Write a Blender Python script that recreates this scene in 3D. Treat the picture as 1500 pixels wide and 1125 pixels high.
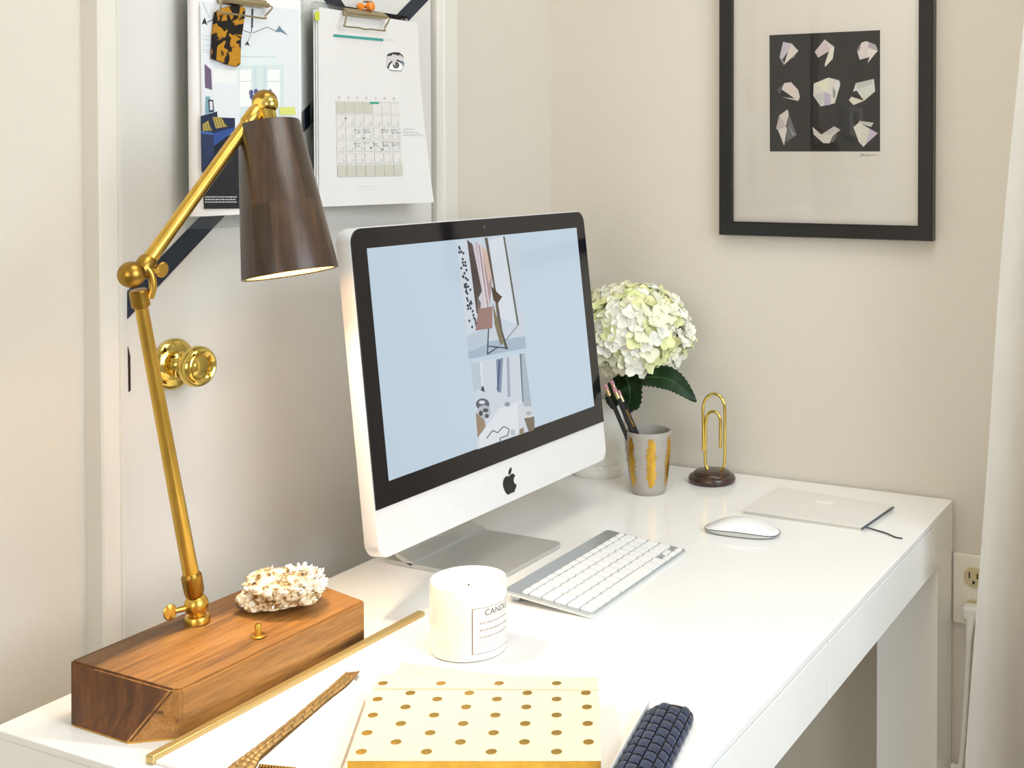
import bpy, bmesh, math, random
from mathutils import Vector, Matrix, noise
random.seed(7)
PI = math.pi
for o in list(bpy.data.objects): bpy.data.objects.remove(o)
S = bpy.context.scene
C = S.collection
DZ = 0.75                                   # height of the desk top above the floor

# ------------------------------------------------------------------ camera
FPX, CX, CY = 1793.7, 974.0, 270.0          # focal length and principal point of the 1500x1125 frame
YAW, PIT, CH = 0.459, 0.0206, DZ + 0.5664
cd = bpy.data.cameras.new('camera'); cam = bpy.data.objects.new('camera', cd); C.objects.link(cam)
cam.location = (0, 0, CH); cam.rotation_euler = (PI/2 - PIT, 0, YAW)
cd.sensor_width = 36; cd.lens = 36*FPX/1500
cd.shift_x = -(CX-750)/1500; cd.shift_y = (CY-562.5)/1500
cd.clip_start = 0.02
S.camera = cam

# ------------------------------------------------------------------ world, lights, exposure
def srgb(h):
    if isinstance(h, str):
        h = h.lstrip('#'); c = [int(h[i:i+2], 16)/255 for i in (0, 2, 4)]
    else: c = list(h)
    return tuple((x/12.92 if x <= .04045 else ((x+.055)/1.055)**2.4) for x in c)+(1,)
w = bpy.data.worlds.new('world'); S.world = w; w.use_nodes = True
bg = w.node_tree.nodes['Background']; bg.inputs[0].default_value = (.80, .88, 1, 1); bg.inputs[1].default_value = 0.6
def area(name, loc, target, sx, sy, e, col):
    l = bpy.data.lights.new(name, 'AREA'); l.shape = 'RECTANGLE'; l.size = sx; l.size_y = sy; l.energy = e; l.color = col
    o = bpy.data.objects.new(name, l); C.objects.link(o); o.location = loc
    o.rotation_euler = (Vector(target)-Vector(loc)).to_track_quat('-Z', 'Y').to_euler()
    return o
area('window_daylight', (.99, 0.80, 1.62), (-.5, 1.20, 0.70), 1.2, 1.3, 22.5, (.80, .91, 1.0))
area('rear_fill_light', (-0.2, -1.9, 1.55), (-0.8, 1.6, 1.1), 1.4, 1.3, 16, (1.0, .94, .84))  # added fill from behind the camera, lifts the faces turned towards it
area('overhead_fill_light', (-.3, 1.0, 2.5), (-.4, 1.1, 0), 0.8, 0.8, 8, (1.0, .97, .92))  # added fill from overhead, brightens the desk top; no fixture there
S.view_settings.view_transform = 'Standard'; S.view_settings.look = 'None'
S.view_settings.exposure = 0.38; S.view_settings.gamma = 1; S.view_settings.use_curve_mapping = False

# ------------------------------------------------------------------ helpers
_F = Vector((-math.sin(YAW)*math.cos(PIT), math.cos(YAW)*math.cos(PIT), -math.sin(PIT)))
_R = Vector((math.cos(YAW), math.sin(YAW), 0)); _U = _R.cross(_F)
def at(px, py, ax, val):
    """point of the plane (axis ax = val) that was measured at a pixel of the photograph"""
    d = _F + _R*((px-CX)/FPX) - _U*((py-CY)/FPX)
    c = Vector((0, 0, CH)); return c + d*((val-c[ax])/d[ax])

def NT(m):
    m.use_nodes = True; nt = m.node_tree; b = nt.nodes['Principled BSDF']; return nt, b
def mat(name, col, rough=.5, metal=0, var=0, vs=30, bump=0, bs=200, coat=0, trans=0, sub=0, emit=None, es=1, spec=None, stretch=None, bdist=.001):
    m = bpy.data.materials.new(name); nt, b = NT(m)
    c = srgb(col) if isinstance(col, str) else tuple(col)
    b.inputs['Base Color'].default_value = c
    b.inputs['Roughness'].default_value = rough; b.inputs['Metallic'].default_value = metal
    b.inputs['Coat Weight'].default_value = coat; b.inputs['Coat Roughness'].default_value = .06
    b.inputs['Transmission Weight'].default_value = trans
    if spec is not None: b.inputs['Specular IOR Level'].default_value = spec
    if sub: b.inputs['Subsurface Weight'].default_value = sub; b.inputs['Subsurface Radius'].default_value = (.02, .014, .008)
    if emit: b.inputs['Emission Color'].default_value = srgb(emit) if isinstance(emit, str) else emit; b.inputs['Emission Strength'].default_value = es
    if var or bump:
        tc = nt.nodes.new('ShaderNodeTexCoord'); src = tc.outputs['Object']
        if stretch:
            mp = nt.nodes.new('ShaderNodeMapping'); mp.inputs['Scale'].default_value = stretch
            nt.links.new(src, mp.inputs['Vector']); src = mp.outputs[0]
    if var:
        n = nt.nodes.new('ShaderNodeTexNoise'); n.inputs['Scale'].default_value = vs; n.inputs['Detail'].default_value = 5
        nt.links.new(src, n.inputs['Vector'])
        r = nt.nodes.new('ShaderNodeValToRGB')
        r.color_ramp.elements[0].position = .3; r.color_ramp.elements[1].position = .7
        r.color_ramp.elements[0].color = tuple(x*(1-var) for x in c[:3])+(1,)
        r.color_ramp.elements[1].color = tuple(min(1, x*(1+var)) for x in c[:3])+(1,)
        nt.links.new(n.outputs['Fac'], r.inputs[0]); nt.links.new(r.outputs[0], b.inputs['Base Color'])
    if bump:
        n = nt.nodes.new('ShaderNodeTexNoise'); n.inputs['Scale'].default_value = bs; n.inputs['Detail'].default_value = 3
        nt.links.new(src, n.inputs['Vector'])
        bp = nt.nodes.new('ShaderNodeBump'); bp.inputs['Strength'].default_value = bump; bp.inputs['Distance'].default_value = bdist
        nt.links.new(n.outputs['Fac'], bp.inputs['Height']); nt.links.new(bp.outputs[0], b.inputs['Normal'])
    return m
def wood(name, cols, stretch, scale=9, rough=.42, coat=.15, staves=False, pos=(.22, .45, .6, .8)):
    m = bpy.data.materials.new(name); nt, b = NT(m); L = nt.links.new; N = nt.nodes.new
    tc = N('ShaderNodeTexCoord'); mp = N('ShaderNodeMapping'); mp.inputs['Scale'].default_value = stretch
    L(tc.outputs['Object'], mp.inputs['Vector'])
    n1 = N('ShaderNodeTexNoise'); n1.inputs['Scale'].default_value = scale; n1.inputs['Detail'].default_value = 8; n1.inputs['Distortion'].default_value = 1.1
    L(mp.outputs[0], n1.inputs['Vector'])
    r = N('ShaderNodeValToRGB'); e = r.color_ramp.elements
    while len(e) < len(cols): e.new(.5)
    for k, (p, c) in enumerate(zip(pos, cols)): e[k].position = p; e[k].color = srgb(c)
    L(n1.outputs['Fac'], r.inputs[0]); col = r.outputs[0]
    n2 = N('ShaderNodeTexNoise'); n2.inputs['Scale'].default_value = scale*9; n2.inputs['Detail'].default_value = 4
    L(mp.outputs[0], n2.inputs['Vector'])
    def mul(a, facsock, lo, hi):
        mr = N('ShaderNodeMapRange'); mr.inputs[1].default_value = .3; mr.inputs[2].default_value = .7; mr.inputs[3].default_value = lo; mr.inputs[4].default_value = hi
        L(facsock, mr.inputs[0]); mx = N('ShaderNodeMix'); mx.data_type = 'RGBA'; mx.blend_type = 'MULTIPLY'; mx.inputs[0].default_value = 1
        L(a, mx.inputs[6]); L(mr.outputs[0], mx.inputs[7]); return mx.outputs[2]
    col = mul(col, n2.outputs['Fac'], .72, 1.12)
    if staves:
        sp = N('ShaderNodeSeparateXYZ'); L(tc.outputs['Object'], sp.inputs[0])
        def M(op, a, bb=None):
            q = N('ShaderNodeMath'); q.operation = op
            for i, v in enumerate((a, bb)):
                if v is None: continue
                if isinstance(v, (int, float)): q.inputs[i].default_value = v
                else: L(v, q.inputs[i])
            return q.outputs[0]
        ang = M('ARCTAN2', sp.outputs[1], sp.outputs[0])
        band = M('FLOOR', M('DIVIDE', M('ADD', sp.outputs[2], 0.0), .117))
        st = M('FLOOR', M('ADD', M('MULTIPLY', ang, 11/(2*PI)), M('MULTIPLY', band, .37)))
        wn = N('ShaderNodeTexWhiteNoise'); wn.noise_dimensions = '2D'
        cb = N('ShaderNodeCombineXYZ'); L(st, cb.inputs[0]); L(band, cb.inputs[1]); L(cb.outputs[0], wn.inputs['Vector'])
        col = mul(col, wn.outputs['Value'], .62, 1.3)
    L(col, b.inputs['Base Color'])
    b.inputs['Roughness'].default_value = rough; b.inputs['Coat Weight'].default_value = coat; b.inputs['Coat Roughness'].default_value = .25
    bp = N('ShaderNodeBump'); bp.inputs['Strength'].default_value = .35; bp.inputs['Distance'].default_value = .0006
    L(n2.outputs['Fac'], bp.inputs['Height']); L(bp.outputs[0], b.inputs['Normal'])
    return m
def thin_glass(name, tint=(1, 1, 1, 1), rough=.02, ior=1.5):
    m = bpy.data.materials.new(name); m.use_nodes = True; nt = m.node_tree; nt.nodes.clear(); N = nt.nodes.new; L = nt.links.new
    o = N('ShaderNodeOutputMaterial'); t = N('ShaderNodeBsdfTransparent'); t.inputs[0].default_value = tint
    g = N('ShaderNodeBsdfGlossy'); g.inputs['Roughness'].default_value = rough
    f = N('ShaderNodeFresnel'); f.inputs[0].default_value = ior; mx = N('ShaderNodeMixShader')
    L(f.outputs[0], mx.inputs[0]); L(t.outputs[0], mx.inputs[1]); L(g.outputs[0], mx.inputs[2]); L(mx.outputs[0], o.inputs[0]); return m

def root_loc(p):
    v = Vector((0, 0, 0))
    while p is not None: v += p.location; p = p.parent
    return v
def finish(name, me, m, parent=None, mtx=None, smooth=False, loc=None):
    """link a mesh as ONE object; mesh is in world coordinates unless mtx gives its frame"""
    me.name = name
    if m is not None:
        for q in (m if isinstance(m, (list, tuple)) else [m]): me.materials.append(q)
    o = bpy.data.objects.new(name, me); C.objects.link(o)
    base = root_loc(parent)
    if mtx is not None:
        o.matrix_basis = Matrix.Translation(-base) @ mtx
    else:
        l = Vector(loc) if loc is not None else base
        me.transform(Matrix.Translation(-l))
        if parent is None: o.location = l
        elif loc is not None: o.location = l-base
    if parent is not None: o.parent = parent
    if smooth:
        for p in me.polygons: p.use_smooth = True
        if smooth != 'all': me.set_sharp_from_angle(angle=math.radians(38))
    return o
def obj(name, bm, m, parent=None, mtx=None, smooth=True, loc=None):
    bmesh.ops.recalc_face_normals(bm, faces=bm.faces)
    me = bpy.data.meshes.new(name); bm.to_mesh(me); bm.free()
    return finish(name, me, m, parent, mtx, smooth, loc)
def tag(o, label, cat, group=None):
    o['label'] = label; o['category'] = cat
    if group: o['group'] = group
    return o
def struct(o): o['kind'] = 'structure'; return o
def thing(name, label, cat, loc, group=None):
    o = bpy.data.objects.new(name, None); C.objects.link(o); o.location = loc; o.empty_display_size = .02
    return tag(o, label, cat, group)

def box(bm, x0, x1, y0, y1, z0, z1, bev=0, seg=2):
    r = bmesh.ops.create_cube(bm, size=1); vs = r['verts']
    for v in vs: v.co = Vector((x0+(v.co.x+.5)*(x1-x0), y0+(v.co.y+.5)*(y1-y0), z0+(v.co.z+.5)*(z1-z0)))
    if bev:
        es = list({e for v in vs for e in v.link_edges})
        bmesh.ops.bevel(bm, geom=es, offset=bev, segments=seg, affect='EDGES', profile=.5)
def BX(name, x0, x1, y0, y1, z0, z1, m, parent=None, bev=.002, **k):
    bm = bmesh.new(); box(bm, x0, x1, y0, y1, z0, z1, bev); return obj(name, bm, m, parent, smooth=False, **k)
def lathe(bm, prof, n=40, mtx=Matrix(), caps=True):
    rings = []
    for r, z in prof:
        if r < 1e-6: rings.append([bm.verts.new(mtx @ Vector((0, 0, z)))])
        else: rings.append([bm.verts.new(mtx @ Vector((r*math.cos(2*PI*i/n), r*math.sin(2*PI*i/n), z))) for i in range(n)])
    for a, b in zip(rings, rings[1:]):
        for i in range(n):
            j = (i+1) % n
            if len(a) == 1 and len(b) == 1: continue
            if len(a) == 1: bm.faces.new((a[0], b[i], b[j]))
            elif len(b) == 1: bm.faces.new((a[i], a[j], b[0]))
            else: bm.faces.new((a[i], a[j], b[j], b[i]))
    if caps:
        for q in (rings[0], rings[-1]):
            if len(q) > 2: bm.faces.new(q)
def LT(name, prof, m, parent=None, mtx=Matrix(), n=40, caps=True, mtx_=None, **k):
    bm = bmesh.new(); lathe(bm, prof, n, mtx, caps); return obj(name, bm, m, parent, mtx=mtx_, **k)
def tube(bm, pts, r, n=12, closed=False):
    pts = [Vector(p) for p in pts]; rs = r if isinstance(r, (list, tuple)) else [r]*len(pts)
    t0 = (pts[1]-pts[0]).normalized(); up = Vector((0, 0, 1)) if abs(t0.z) < .9 else Vector((1, 0, 0))
    u = t0.cross(up).normalized(); rings = []
    for i, p in enumerate(pts):
        a = pts[i-1] if (i > 0 or closed) else pts[i]; b = pts[(i+1) % len(pts)] if (i < len(pts)-1 or closed) else pts[i]
        t = (b-a).normalized(); u = (u-t*u.dot(t)).normalized(); v = t.cross(u)
        rings.append([bm.verts.new(p+(u*math.cos(2*PI*k/n)+v*math.sin(2*PI*k/n))*rs[i]) for k in range(n)])
    m = len(rings)
    for i in range(m if closed else m-1):
        a, b = rings[i], rings[(i+1) % m]
        for k in range(n): bm.faces.new((a[k], a[(k+1) % n], b[(k+1) % n], b[k]))
    if not closed: bm.faces.new(rings[0]); bm.faces.new(rings[-1])
def TB(name, pts, r, m, parent=None, n=12, closed=False, **k):
    bm = bmesh.new(); tube(bm, pts, r, n, closed); return obj(name, bm, m, parent, **k)
def smoothpath(pts, sub=6, closed=False):
    P = [Vector(p) for p in pts]; out = []; n = len(P)
    rng = range(n) if closed else range(n-1)
    for i in rng:
        p0 = P[(i-1) % n] if (i > 0 or closed) else P[0]; p1 = P[i]; p2 = P[(i+1) % n]; p3 = P[(i+2) % n] if (i+2 < n or closed) else P[-1]
        for s in range(sub):
            t = s/sub
            out.append(.5*((2*p1)+(-p0+p2)*t+(2*p0-5*p1+4*p2-p3)*t*t+(-p0+3*p1-3*p2+p3)*t**3))
    if not closed: out.append(P[-1])
    return out
def prism(bm, poly, h):
    """closed polygon (world points) extruded by vector h"""
    a = [bm.verts.new(p) for p in poly]; b = [bm.verts.new(Vector(p)+Vector(h)) for p in poly]
    bm.faces.new(a); bm.faces.new(b[::-1])
    for i in range(len(a)):
        j = (i+1) % len(a); bm.faces.new((a[i], b[i], b[j], a[j]))
def rrect(w, h, r, n=6):
    """rounded rectangle points centred on 0 in (u, v)"""
    out = []
    for cx, cy, a0 in ((w/2-r, h/2-r, 0), (-w/2+r, h/2-r, 90), (-w/2+r, -h/2+r, 180), (w/2-r, -h/2+r, 270)):
        for k in range(n+1):
            a = math.radians(a0+90*k/n); out.append((cx+r*math.cos(a), cy+r*math.sin(a)))
    return out
def frame_to(z, origin, xhint=(0, 1, 0)):
    z = Vector(z).normalized(); x = Vector(xhint); x = (x-z*x.dot(z)).normalized(); y = z.cross(x)
    m = Matrix((x, y, z)).transposed().to_4x4(); m.translation = Vector(origin); return m
_flat = {}
def flatmat(col, emit=False, rough=.6):
    k = (col, emit, rough)
    if k not in _flat:
        _flat[k] = mat('print_ink_'+col.strip('#'), '#000000' if emit else col, rough, emit=col if emit else None, es=EMS) if emit else mat('print_ink_'+col.strip('#'), col, rough)
    return _flat[k]
EMS = 0.62
def flat_print(name, polys, place, nrm, parent, emit=False, off0=.0003, step=.00004, rough=.6):
    """flat ink shapes, one mesh, one slot per colour; place maps (a, b) to a point"""
    bm = bmesh.new(); mats = []
    for k, (c, pts) in enumerate(polys):
        mm = flatmat(c, emit, rough)
        if mm not in mats: mats.append(mm)
        vs = [bm.verts.new(place(a, b)+Vector(nrm)*(off0+k*step)) for a, b in pts]
        f = bm.faces.new(vs); f.material_index = mats.index(mm)
        f.normal_update()
        if f.normal.dot(Vector(nrm)) < 0: f.normal_flip()
    bmesh.ops.triangulate(bm, faces=bm.faces)
    me = bpy.data.meshes.new(name); bm.to_mesh(me); bm.free()
    return finish(name, me, mats, parent)
def text_mesh(body, size, ext=0, spacing=1):
    c = bpy.data.curves.new('lettering', 'FONT'); c.body = body; c.size = size; c.extrude = ext; c.space_character = spacing
    o = bpy.data.objects.new('lettering', c); C.objects.link(o)
    dg = bpy.context.evaluated_depsgraph_get(); me = bpy.data.meshes.new_from_object(o.evaluated_get(dg))
    bpy.data.objects.remove(o); bpy.data.curves.remove(c); return me
def bar(x0, y0, x1, y1, w):
    d = Vector((x1-x0, y1-y0)); n = Vector((-d.y, d.x)).normalized()*w/2
    return [(x0+n.x, y0+n.y), (x1+n.x, y1+n.y), (x1-n.x, y1-n.y), (x0-n.x, y0-n.y)]
def ell(cx, cy, rx, ry, n=16, a0=0, a1=360):
    return [(cx+rx*math.cos(math.radians(a0+(a1-a0)*k/n)), cy+ry*math.sin(math.radians(a0+(a1-a0)*k/n))) for k in range(n if a1-a0 == 360 else n+1)]

# ------------------------------------------------------------------ materials
M = {}
M['wall'] = mat('painted_wall', '#d9d2c5', .75, var=.012, vs=3, bump=.2, bs=170, bdist=.002)
M['trim'] = mat('trim_paint', '#dfdbd2', .38, var=.01, vs=4)
M['doorp'] = mat('door_paint', '#dcdad5', .35, var=.01, vs=4)
M['ceil'] = mat('ceiling_paint', '#f0ede6', .8, bump=.1)
M['floor'] = wood('oak_floor', ('#8d8476', '#a39a8b', '#b3aa9b', '#beb6a8'), (1.2, 12, 6), 6)
M['lacquer'] = mat('white_lacquer', '#fbfaf7', .12, coat=0, spec=.4, var=.004, vs=5)
M['gap'] = mat('shadow_gap', '#5f5a50', .6)
M['brass'] = mat('aged_brass', '#dcb356', .28, 1, var=.14, vs=60, stretch=(1, 1, .25))
M['brassd'] = mat('dark_brass', '#a5813a', .32, 1, var=.2, vs=80)
M['brassk'] = mat('polished_brass', '#dcc269', .10, 1)
M['gold'] = mat('gold_foil', '#d7a94a', .32, 1, var=.12, vs=90)
M['steel'] = mat('clip_steel', '#b8ad90', .25, 1)
M['walnut'] = wood('walnut_block', ('#5b3a1e', '#96652f', '#ab763a', '#bf8b4c'), (30, 1.5, 22), 2.2, .45, .12, pos=(.30, .40, .56, .75))
nt = M['walnut'].node_tree; b_ = nt.nodes['Principled BSDF']; src_ = b_.inputs['Base Color'].links[0].from_socket
tc_ = [n for n in nt.nodes if n.type == 'TEX_COORD'][0]; sx_ = nt.nodes.new('ShaderNodeSeparateXYZ'); nt.links.new(tc_.outputs['Object'], sx_.inputs[0])
ns_ = nt.nodes.new('ShaderNodeTexNoise'); ns_.inputs['Scale'].default_value = 3.5; ns_.inputs['Detail'].default_value = 9; ns_.inputs['Roughness'].default_value = .65
mp_ = nt.nodes.new('ShaderNodeMapping'); mp_.inputs['Scale'].default_value = (40, 2.5, 10); nt.links.new(tc_.outputs['Object'], mp_.inputs[0]); nt.links.new(mp_.outputs[0], ns_.inputs['Vector'])
ad_ = nt.nodes.new('ShaderNodeMath'); ad_.operation = 'MULTIPLY_ADD'; nt.links.new(ns_.outputs['Fac'], ad_.inputs[0]); ad_.inputs[1].default_value = .085; nt.links.new(sx_.outputs[0], ad_.inputs[2])
mr_ = nt.nodes.new('ShaderNodeMapRange'); mr_.inputs[1].default_value = .002; mr_.inputs[2].default_value = .036; mr_.inputs[3].default_value = .30; mr_.inputs[4].default_value = 1.0; nt.links.new(ad_.outputs[0], mr_.inputs[0])
mx_ = nt.nodes.new('ShaderNodeMix'); mx_.data_type = 'RGBA'; mx_.blend_type = 'MULTIPLY'; mx_.inputs[0].default_value = 1; nt.links.new(src_, mx_.inputs[6]); nt.links.new(mr_.outputs[0], mx_.inputs[7]); nt.links.new(mx_.outputs[2], b_.inputs['Base Color'])
M['endgrain'] = wood('walnut_end_grain', ('#3a220f', '#61391a', '#7b4b22', '#8f5c2d'), (10, 10, 1.4), 3.4, .5, .1)
M['shade'] = wood('dark_walnut_shade', ('#21140b', '#38251a', '#46301f', '#56402a'), (14, 14, 1.6), 3, .36, .3, staves=True)
M['darkwood'] = wood('dark_turned_wood', ('#1e0f08', '#351d12', '#44281a', '#55341f'), (4, 4, 14), 5, .3, .4)
M['alu'] = mat('silver_aluminium', '#efeff0', .36, .18, var=.01, vs=90)
M['alud'] = mat('stand_aluminium', '#cfcfcb', .36, .5, var=.02, vs=200, stretch=(1, .05, 1))
M['alus'] = mat('keyboard_aluminium', '#c9cfd3', .34, .8)
M['bezel'] = mat('black_glass_bezel', '#17151a', .06, spec=.6)
M['screen'] = mat('screen_glow', '#101214', .08, emit='#cfe2f1', es=EMS)
M['plasticw'] = mat('white_plastic', '#f3f3f3', .22, coat=.3)
M['key'] = mat('white_key', '#f4f3f0', .42)
M['blackplastic'] = mat('black_plastic', '#15151a', .3)
M['paper'] = mat('white_paper', '#f0eeec', .7, var=.006, vs=10)
M['paper2'] = mat('magazine_page', '#e9ecef', .35, var=.006, vs=10)
M['cream'] = mat('cream_cover', '#f3e9c9', .5, var=.01, vs=20)
M['ribbon'] = mat('navy_ribbon', '#1c2535', .45, bump=.1, bs=900)
M['acrylic'] = thin_glass('clear_acrylic', (.93, .955, .95, 1), .06, 1.33)
M['glass'] = thin_glass('picture_glass', (1, 1, 1, 1), .005, 1.34)
M['black'] = mat('black_frame', '#14100d', .35, var=.1, vs=40)
M['mat'] = mat('mat_board', '#fbf5ea', .8)
M['navy'] = mat('navy_leather', '#2c3853', .30, var=.22, vs=60, coat=.25, bump=.2, bs=600)
M['bronze'] = mat('bronze_leather', '#a98a56', .36, .35, var=.2, vs=70, bump=.3, bs=500)
M['ceramic'] = mat('grey_ceramic', '#a9a39b', .55, var=.06, vs=40, bump=.2, bs=150)
M['vase'] = mat('white_glazed_vase', '#efeee8', .15, coat=.4)
M['candle'] = mat('white_candle_glass', '#fbf6ee', .16, coat=.5, sub=.2)
M['wax'] = mat('candle_wax', '#fbf3e2', .4, sub=.3)
M['curtain'] = mat('linen_curtain', '#efe9df', .85, var=.02, vs=60, bump=.4, bs=900, stretch=(1, 1, .2))
M['leaf'] = mat('dark_green_leaf', '#22431f', .42, var=.35, vs=50, bump=.4, bs=120)
M['leafrib'] = mat('leaf_rib', '#3d6634', .5)
M['stem'] = mat('green_stem', '#62803a', .5)
M['eraser'] = mat('pink_eraser', '#c58a96', .7)
M['ferrule'] = mat('pencil_ferrule', '#dccb9a', .25, 1)
M['liner'] = mat('shade_liner', '#e6bd70', .45, .3)
M['bulb'] = mat('glowing_bulb', '#ffffff', .4, emit=(1, .74, .42, 1), es=14)
M['outlet'] = mat('outlet_plate', '#ece6d6', .35)
M['almond'] = mat('almond_plastic', '#cdbf94', .4)
M['cable'] = mat('white_cable', '#eceae4', .4)
M['orange'] = mat('orange_pin', '#e8892a', .35)

# ------------------------------------------------------------------ the room
XW, YW = -1.25, 2.032
BX('floor', -1.6, 1.3, -2.2, 2.3, -.1, 0, M['floor'], bev=0); struct(bpy.data.objects['floor'])
struct(BX('ceiling', -1.6, 1.3, -2.2, 2.3, 2.6, 2.7, M['ceil'], bev=0))
DL, DR, DT = 1.024, 1.630, 2.06            # door opening in the left wall
bm = bmesh.new(); box(bm, XW-.14, XW, -2.2, .43, 0, 2.6); box(bm, XW-.14, XW, .51, DL-.012, 0, 2.6)
box(bm, XW-.14, XW, DR+.012, 2.3, 0, 2.6); box(bm, XW-.14, XW, DL-.012, DR+.012, DT+.012, 2.6)
struct(obj('wall_left', bm, M['wall'], smooth=False))
struct(BX('reflection_post', XW-.10, XW-.02, .43, .51, 0, 2.6, mat('dark_reflection_stripe', '#120e0a', .6), bev=0))  # added post out of view, makes the dark stripe mirrored in picture glass
struct(BX('wall_far', XW, 1.3, YW, YW+.14, 0, 2.6, M['wall'], bev=0))
# right wall with a window, rear wall with a window
def walled_window(nm, wn, ax, pos, a0, a1, z0, z1, lo, hi):
    bm = bmesh.new()
    def b(u0, u1, za, zb, d0=0, d1=.12):
        s = 1 if pos > 0 else -1
        p0, p1 = sorted((pos+s*d0, pos+s*d1))
        if ax == 0: box(bm, p0, p1, u0, u1, za, zb)
        else: box(bm, u0, u1, p0, p1, za, zb)
    b(lo, a0, 0, 2.6); b(a1, hi, 0, 2.6); b(a0, a1, 0, z0); b(a0, a1, z1, 2.6)
    w_ = struct(obj(nm, bm, M['wall'], smooth=False))
    bm = bmesh.new(); t = .045
    b(a0, a0+t, z0, z1, .03, .09); b(a1-t, a1, z0, z1, .03, .09); b(a0+t, a1-t, z0, z0+t, .03, .09); b(a0+t, a1-t, z1-t, z1, .03, .09)
    mid = (z0+z1)/2; b(a0+t, a1-t, mid-t/2, mid+t/2, .03, .09)
    wf = struct(obj(wn, bm, M['trim'], smooth=False))
    bm = bmesh.new(); b(a0+t, a1-t, z0+t, z1-t, .058, .062); obj('pane', bm, M['glass'], wf, smooth=False)
walled_window('wall_right', 'window_1', 0, 1.05, -.10, 1.35, .92, 2.32, -2.2, 2.3)
walled_window('wall_back', 'window_2', 1, -2.0, -.95, .55, .85, 2.25, -1.6, 1.3)
struct(BX('baseboard_left', XW, XW+.014, -2, .42, 0, .11, M['trim'], bev=.003))
struct(BX('baseboard_far', XW+.014, 1.05, YW-.014, YW, 0, .11, M['trim'], bev=.003))

# door casing: profiled boards round the opening
def casing(name, y0, y1, inner):
    bm = bmesh.new()
    prof = [(0, 0), (0, .027), (.004, .030), (.050, .030), (.053, .028), (.056, .030), (.066, .029), (.070, .024), (.070, 0)]   # outer edge -> inner edge
    a = []
    for s, x in prof:
        y = (y0+s*(y1-y0)/.07) if not inner else (y1-s*(y1-y0)/.07)
        a.append(Vector((XW+x, y, 0)))
    prism(bm, a, (0, 0, DT+.07)); return struct(obj(name, bm, M['trim'], smooth=False))
casing('trim_2', at(147, 300, 0, XW+.030).y, DL-.0055, False)
casing('trim_3', DR+.006, at(672, 200, 0, XW+.030).y, True)
bm = bmesh.new(); box(bm, XW, XW+.022, DL-.003, DR+.006, DT, DT+.07); struct(obj('trim_4', bm, M['trim'], smooth=False))
bm = bmesh.new(); box(bm, XW-.14, XW-.03, DR+.0035, DR+.012, 0, DT); box(bm, XW-.14, XW-.03, DL-.012, DL-.0035, 0, DT); box(bm, XW-.14, XW-.03, DL-.012, DR+.012, DT+.003, DT+.012)
struct(obj('trim_5', bm, M['gap'], smooth=False))
XD = -1.232                                  # face of the door
dr = struct(BX('door_1', XD-.036, XD, DL, DR, .012, DT, M['doorp'], bev=.0015))
# latch plate on the edge of the door
bm = bmesh.new(); prism(bm, [at(*p, 0, XD) for p in ((187, 508), (190, 522), (190.5, 572), (188, 574))], (.0012, 0, 0))
obj('latch_plate', bm, mat('dark_latch', '#3a2a1c', .4, .6), dr)
kn = at(253, 533, 0, XD+.002)
K = frame_to((1, 0, 0), kn)
kb = LT('door_knob', [(0, 0), (.032, 0), (.0322, .003), (.031, .005), (.026, .009), (.019, .0115), (.0165, .012)], M['brassk'], dr, K, 48, True)
LT('knob_neck', [(.016, .010), (.0165, .014), (.0125, .017), (.0105, .022), (.0105, .030), (.014, .033)], M['brassk'], kb, K, 40)
LT('knob_handle', [(.012, .031), (.020, .0325), (.0243, .036), (.0258, .041), (.0250, .047), (.0225, .0515), (.0195, .0530), (.0165, .0515), (.0145, .0490), (.011, .0500), (.0085, .0512), (0, .0518)], M['brassk'], kb, K, 48)

# navy ribbons stretched over the door
def ribbon(label, px):
    bm = bmesh.new(); pts = [at(a, b, 0, XD+.0006) for a, b in px]; prism(bm, pts, (.0008, 0, 0))
    lo = Vector((XD, sum(p.y for p in pts)/4, min(p.z for p in pts)))
    return tag(obj('ribbon', bm, M['ribbon'], smooth=False, loc=lo), label, 'ribbon', 'navy ribbons across the door')
ribbon('long navy ribbon running diagonally up across the white door behind both clipboards', [(186.5, 426.5), (186.5, 467), (630, -3), (605, -3)])
ribbon('short navy ribbon sloping down to the calendar clip from its upper left', [(468, -10), (492, -10), (560, 88), (538, 92)])

# thermostat on the left wall (seen mirrored in the picture glass)
th = thing('thermostat', 'small white wall thermostat mirrored faintly in the framed picture glass', 'thermostat', (XW, .12, DZ+.64))
BX('housing', XW, XW+.022, .05, .19, DZ+.64, DZ+.74, M['plasticw'], th, .004)
BX('display', XW+.0215, XW+.0235, .09, .15, DZ+.68, DZ+.725, M['blackplastic'], th, .0005)

# ------------------------------------------------------------------ desk
X0, X1, Y0, Y1 = -1.136, -.468, .786, 2.027
desk = thing('desk', 'long glossy white desk with square legs standing in the corner', 'desk', ((X0+X1)/2, (Y0+Y1)/2, 0))
TH, AP = .0085, .0835
BX('desktop', X0, X1, Y0, Y1, DZ-TH, DZ, M['lacquer'], desk, .0012)
LW = .10
bm = bmesh.new()
box(bm, X0, X0+.02, Y0, Y1, DZ-AP, DZ-TH); box(bm, X0+.02, X1, Y0, Y0+.02, DZ-AP, DZ-TH); box(bm, X0+.02, X1, Y1-.02, Y1, DZ-AP, DZ-TH)
box(bm, X1-.02, X1, Y0+.02, .893, DZ-AP, DZ-TH); box(bm, X1-.02, X1, 1.886, Y1-.02, DZ-AP, DZ-TH); box(bm, X0+.02, X1-.022, Y0+.02, Y1-.02, DZ-AP+.004, DZ-AP+.012)
obj('apron', bm, M['lacquer'], desk, smooth=False)
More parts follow.
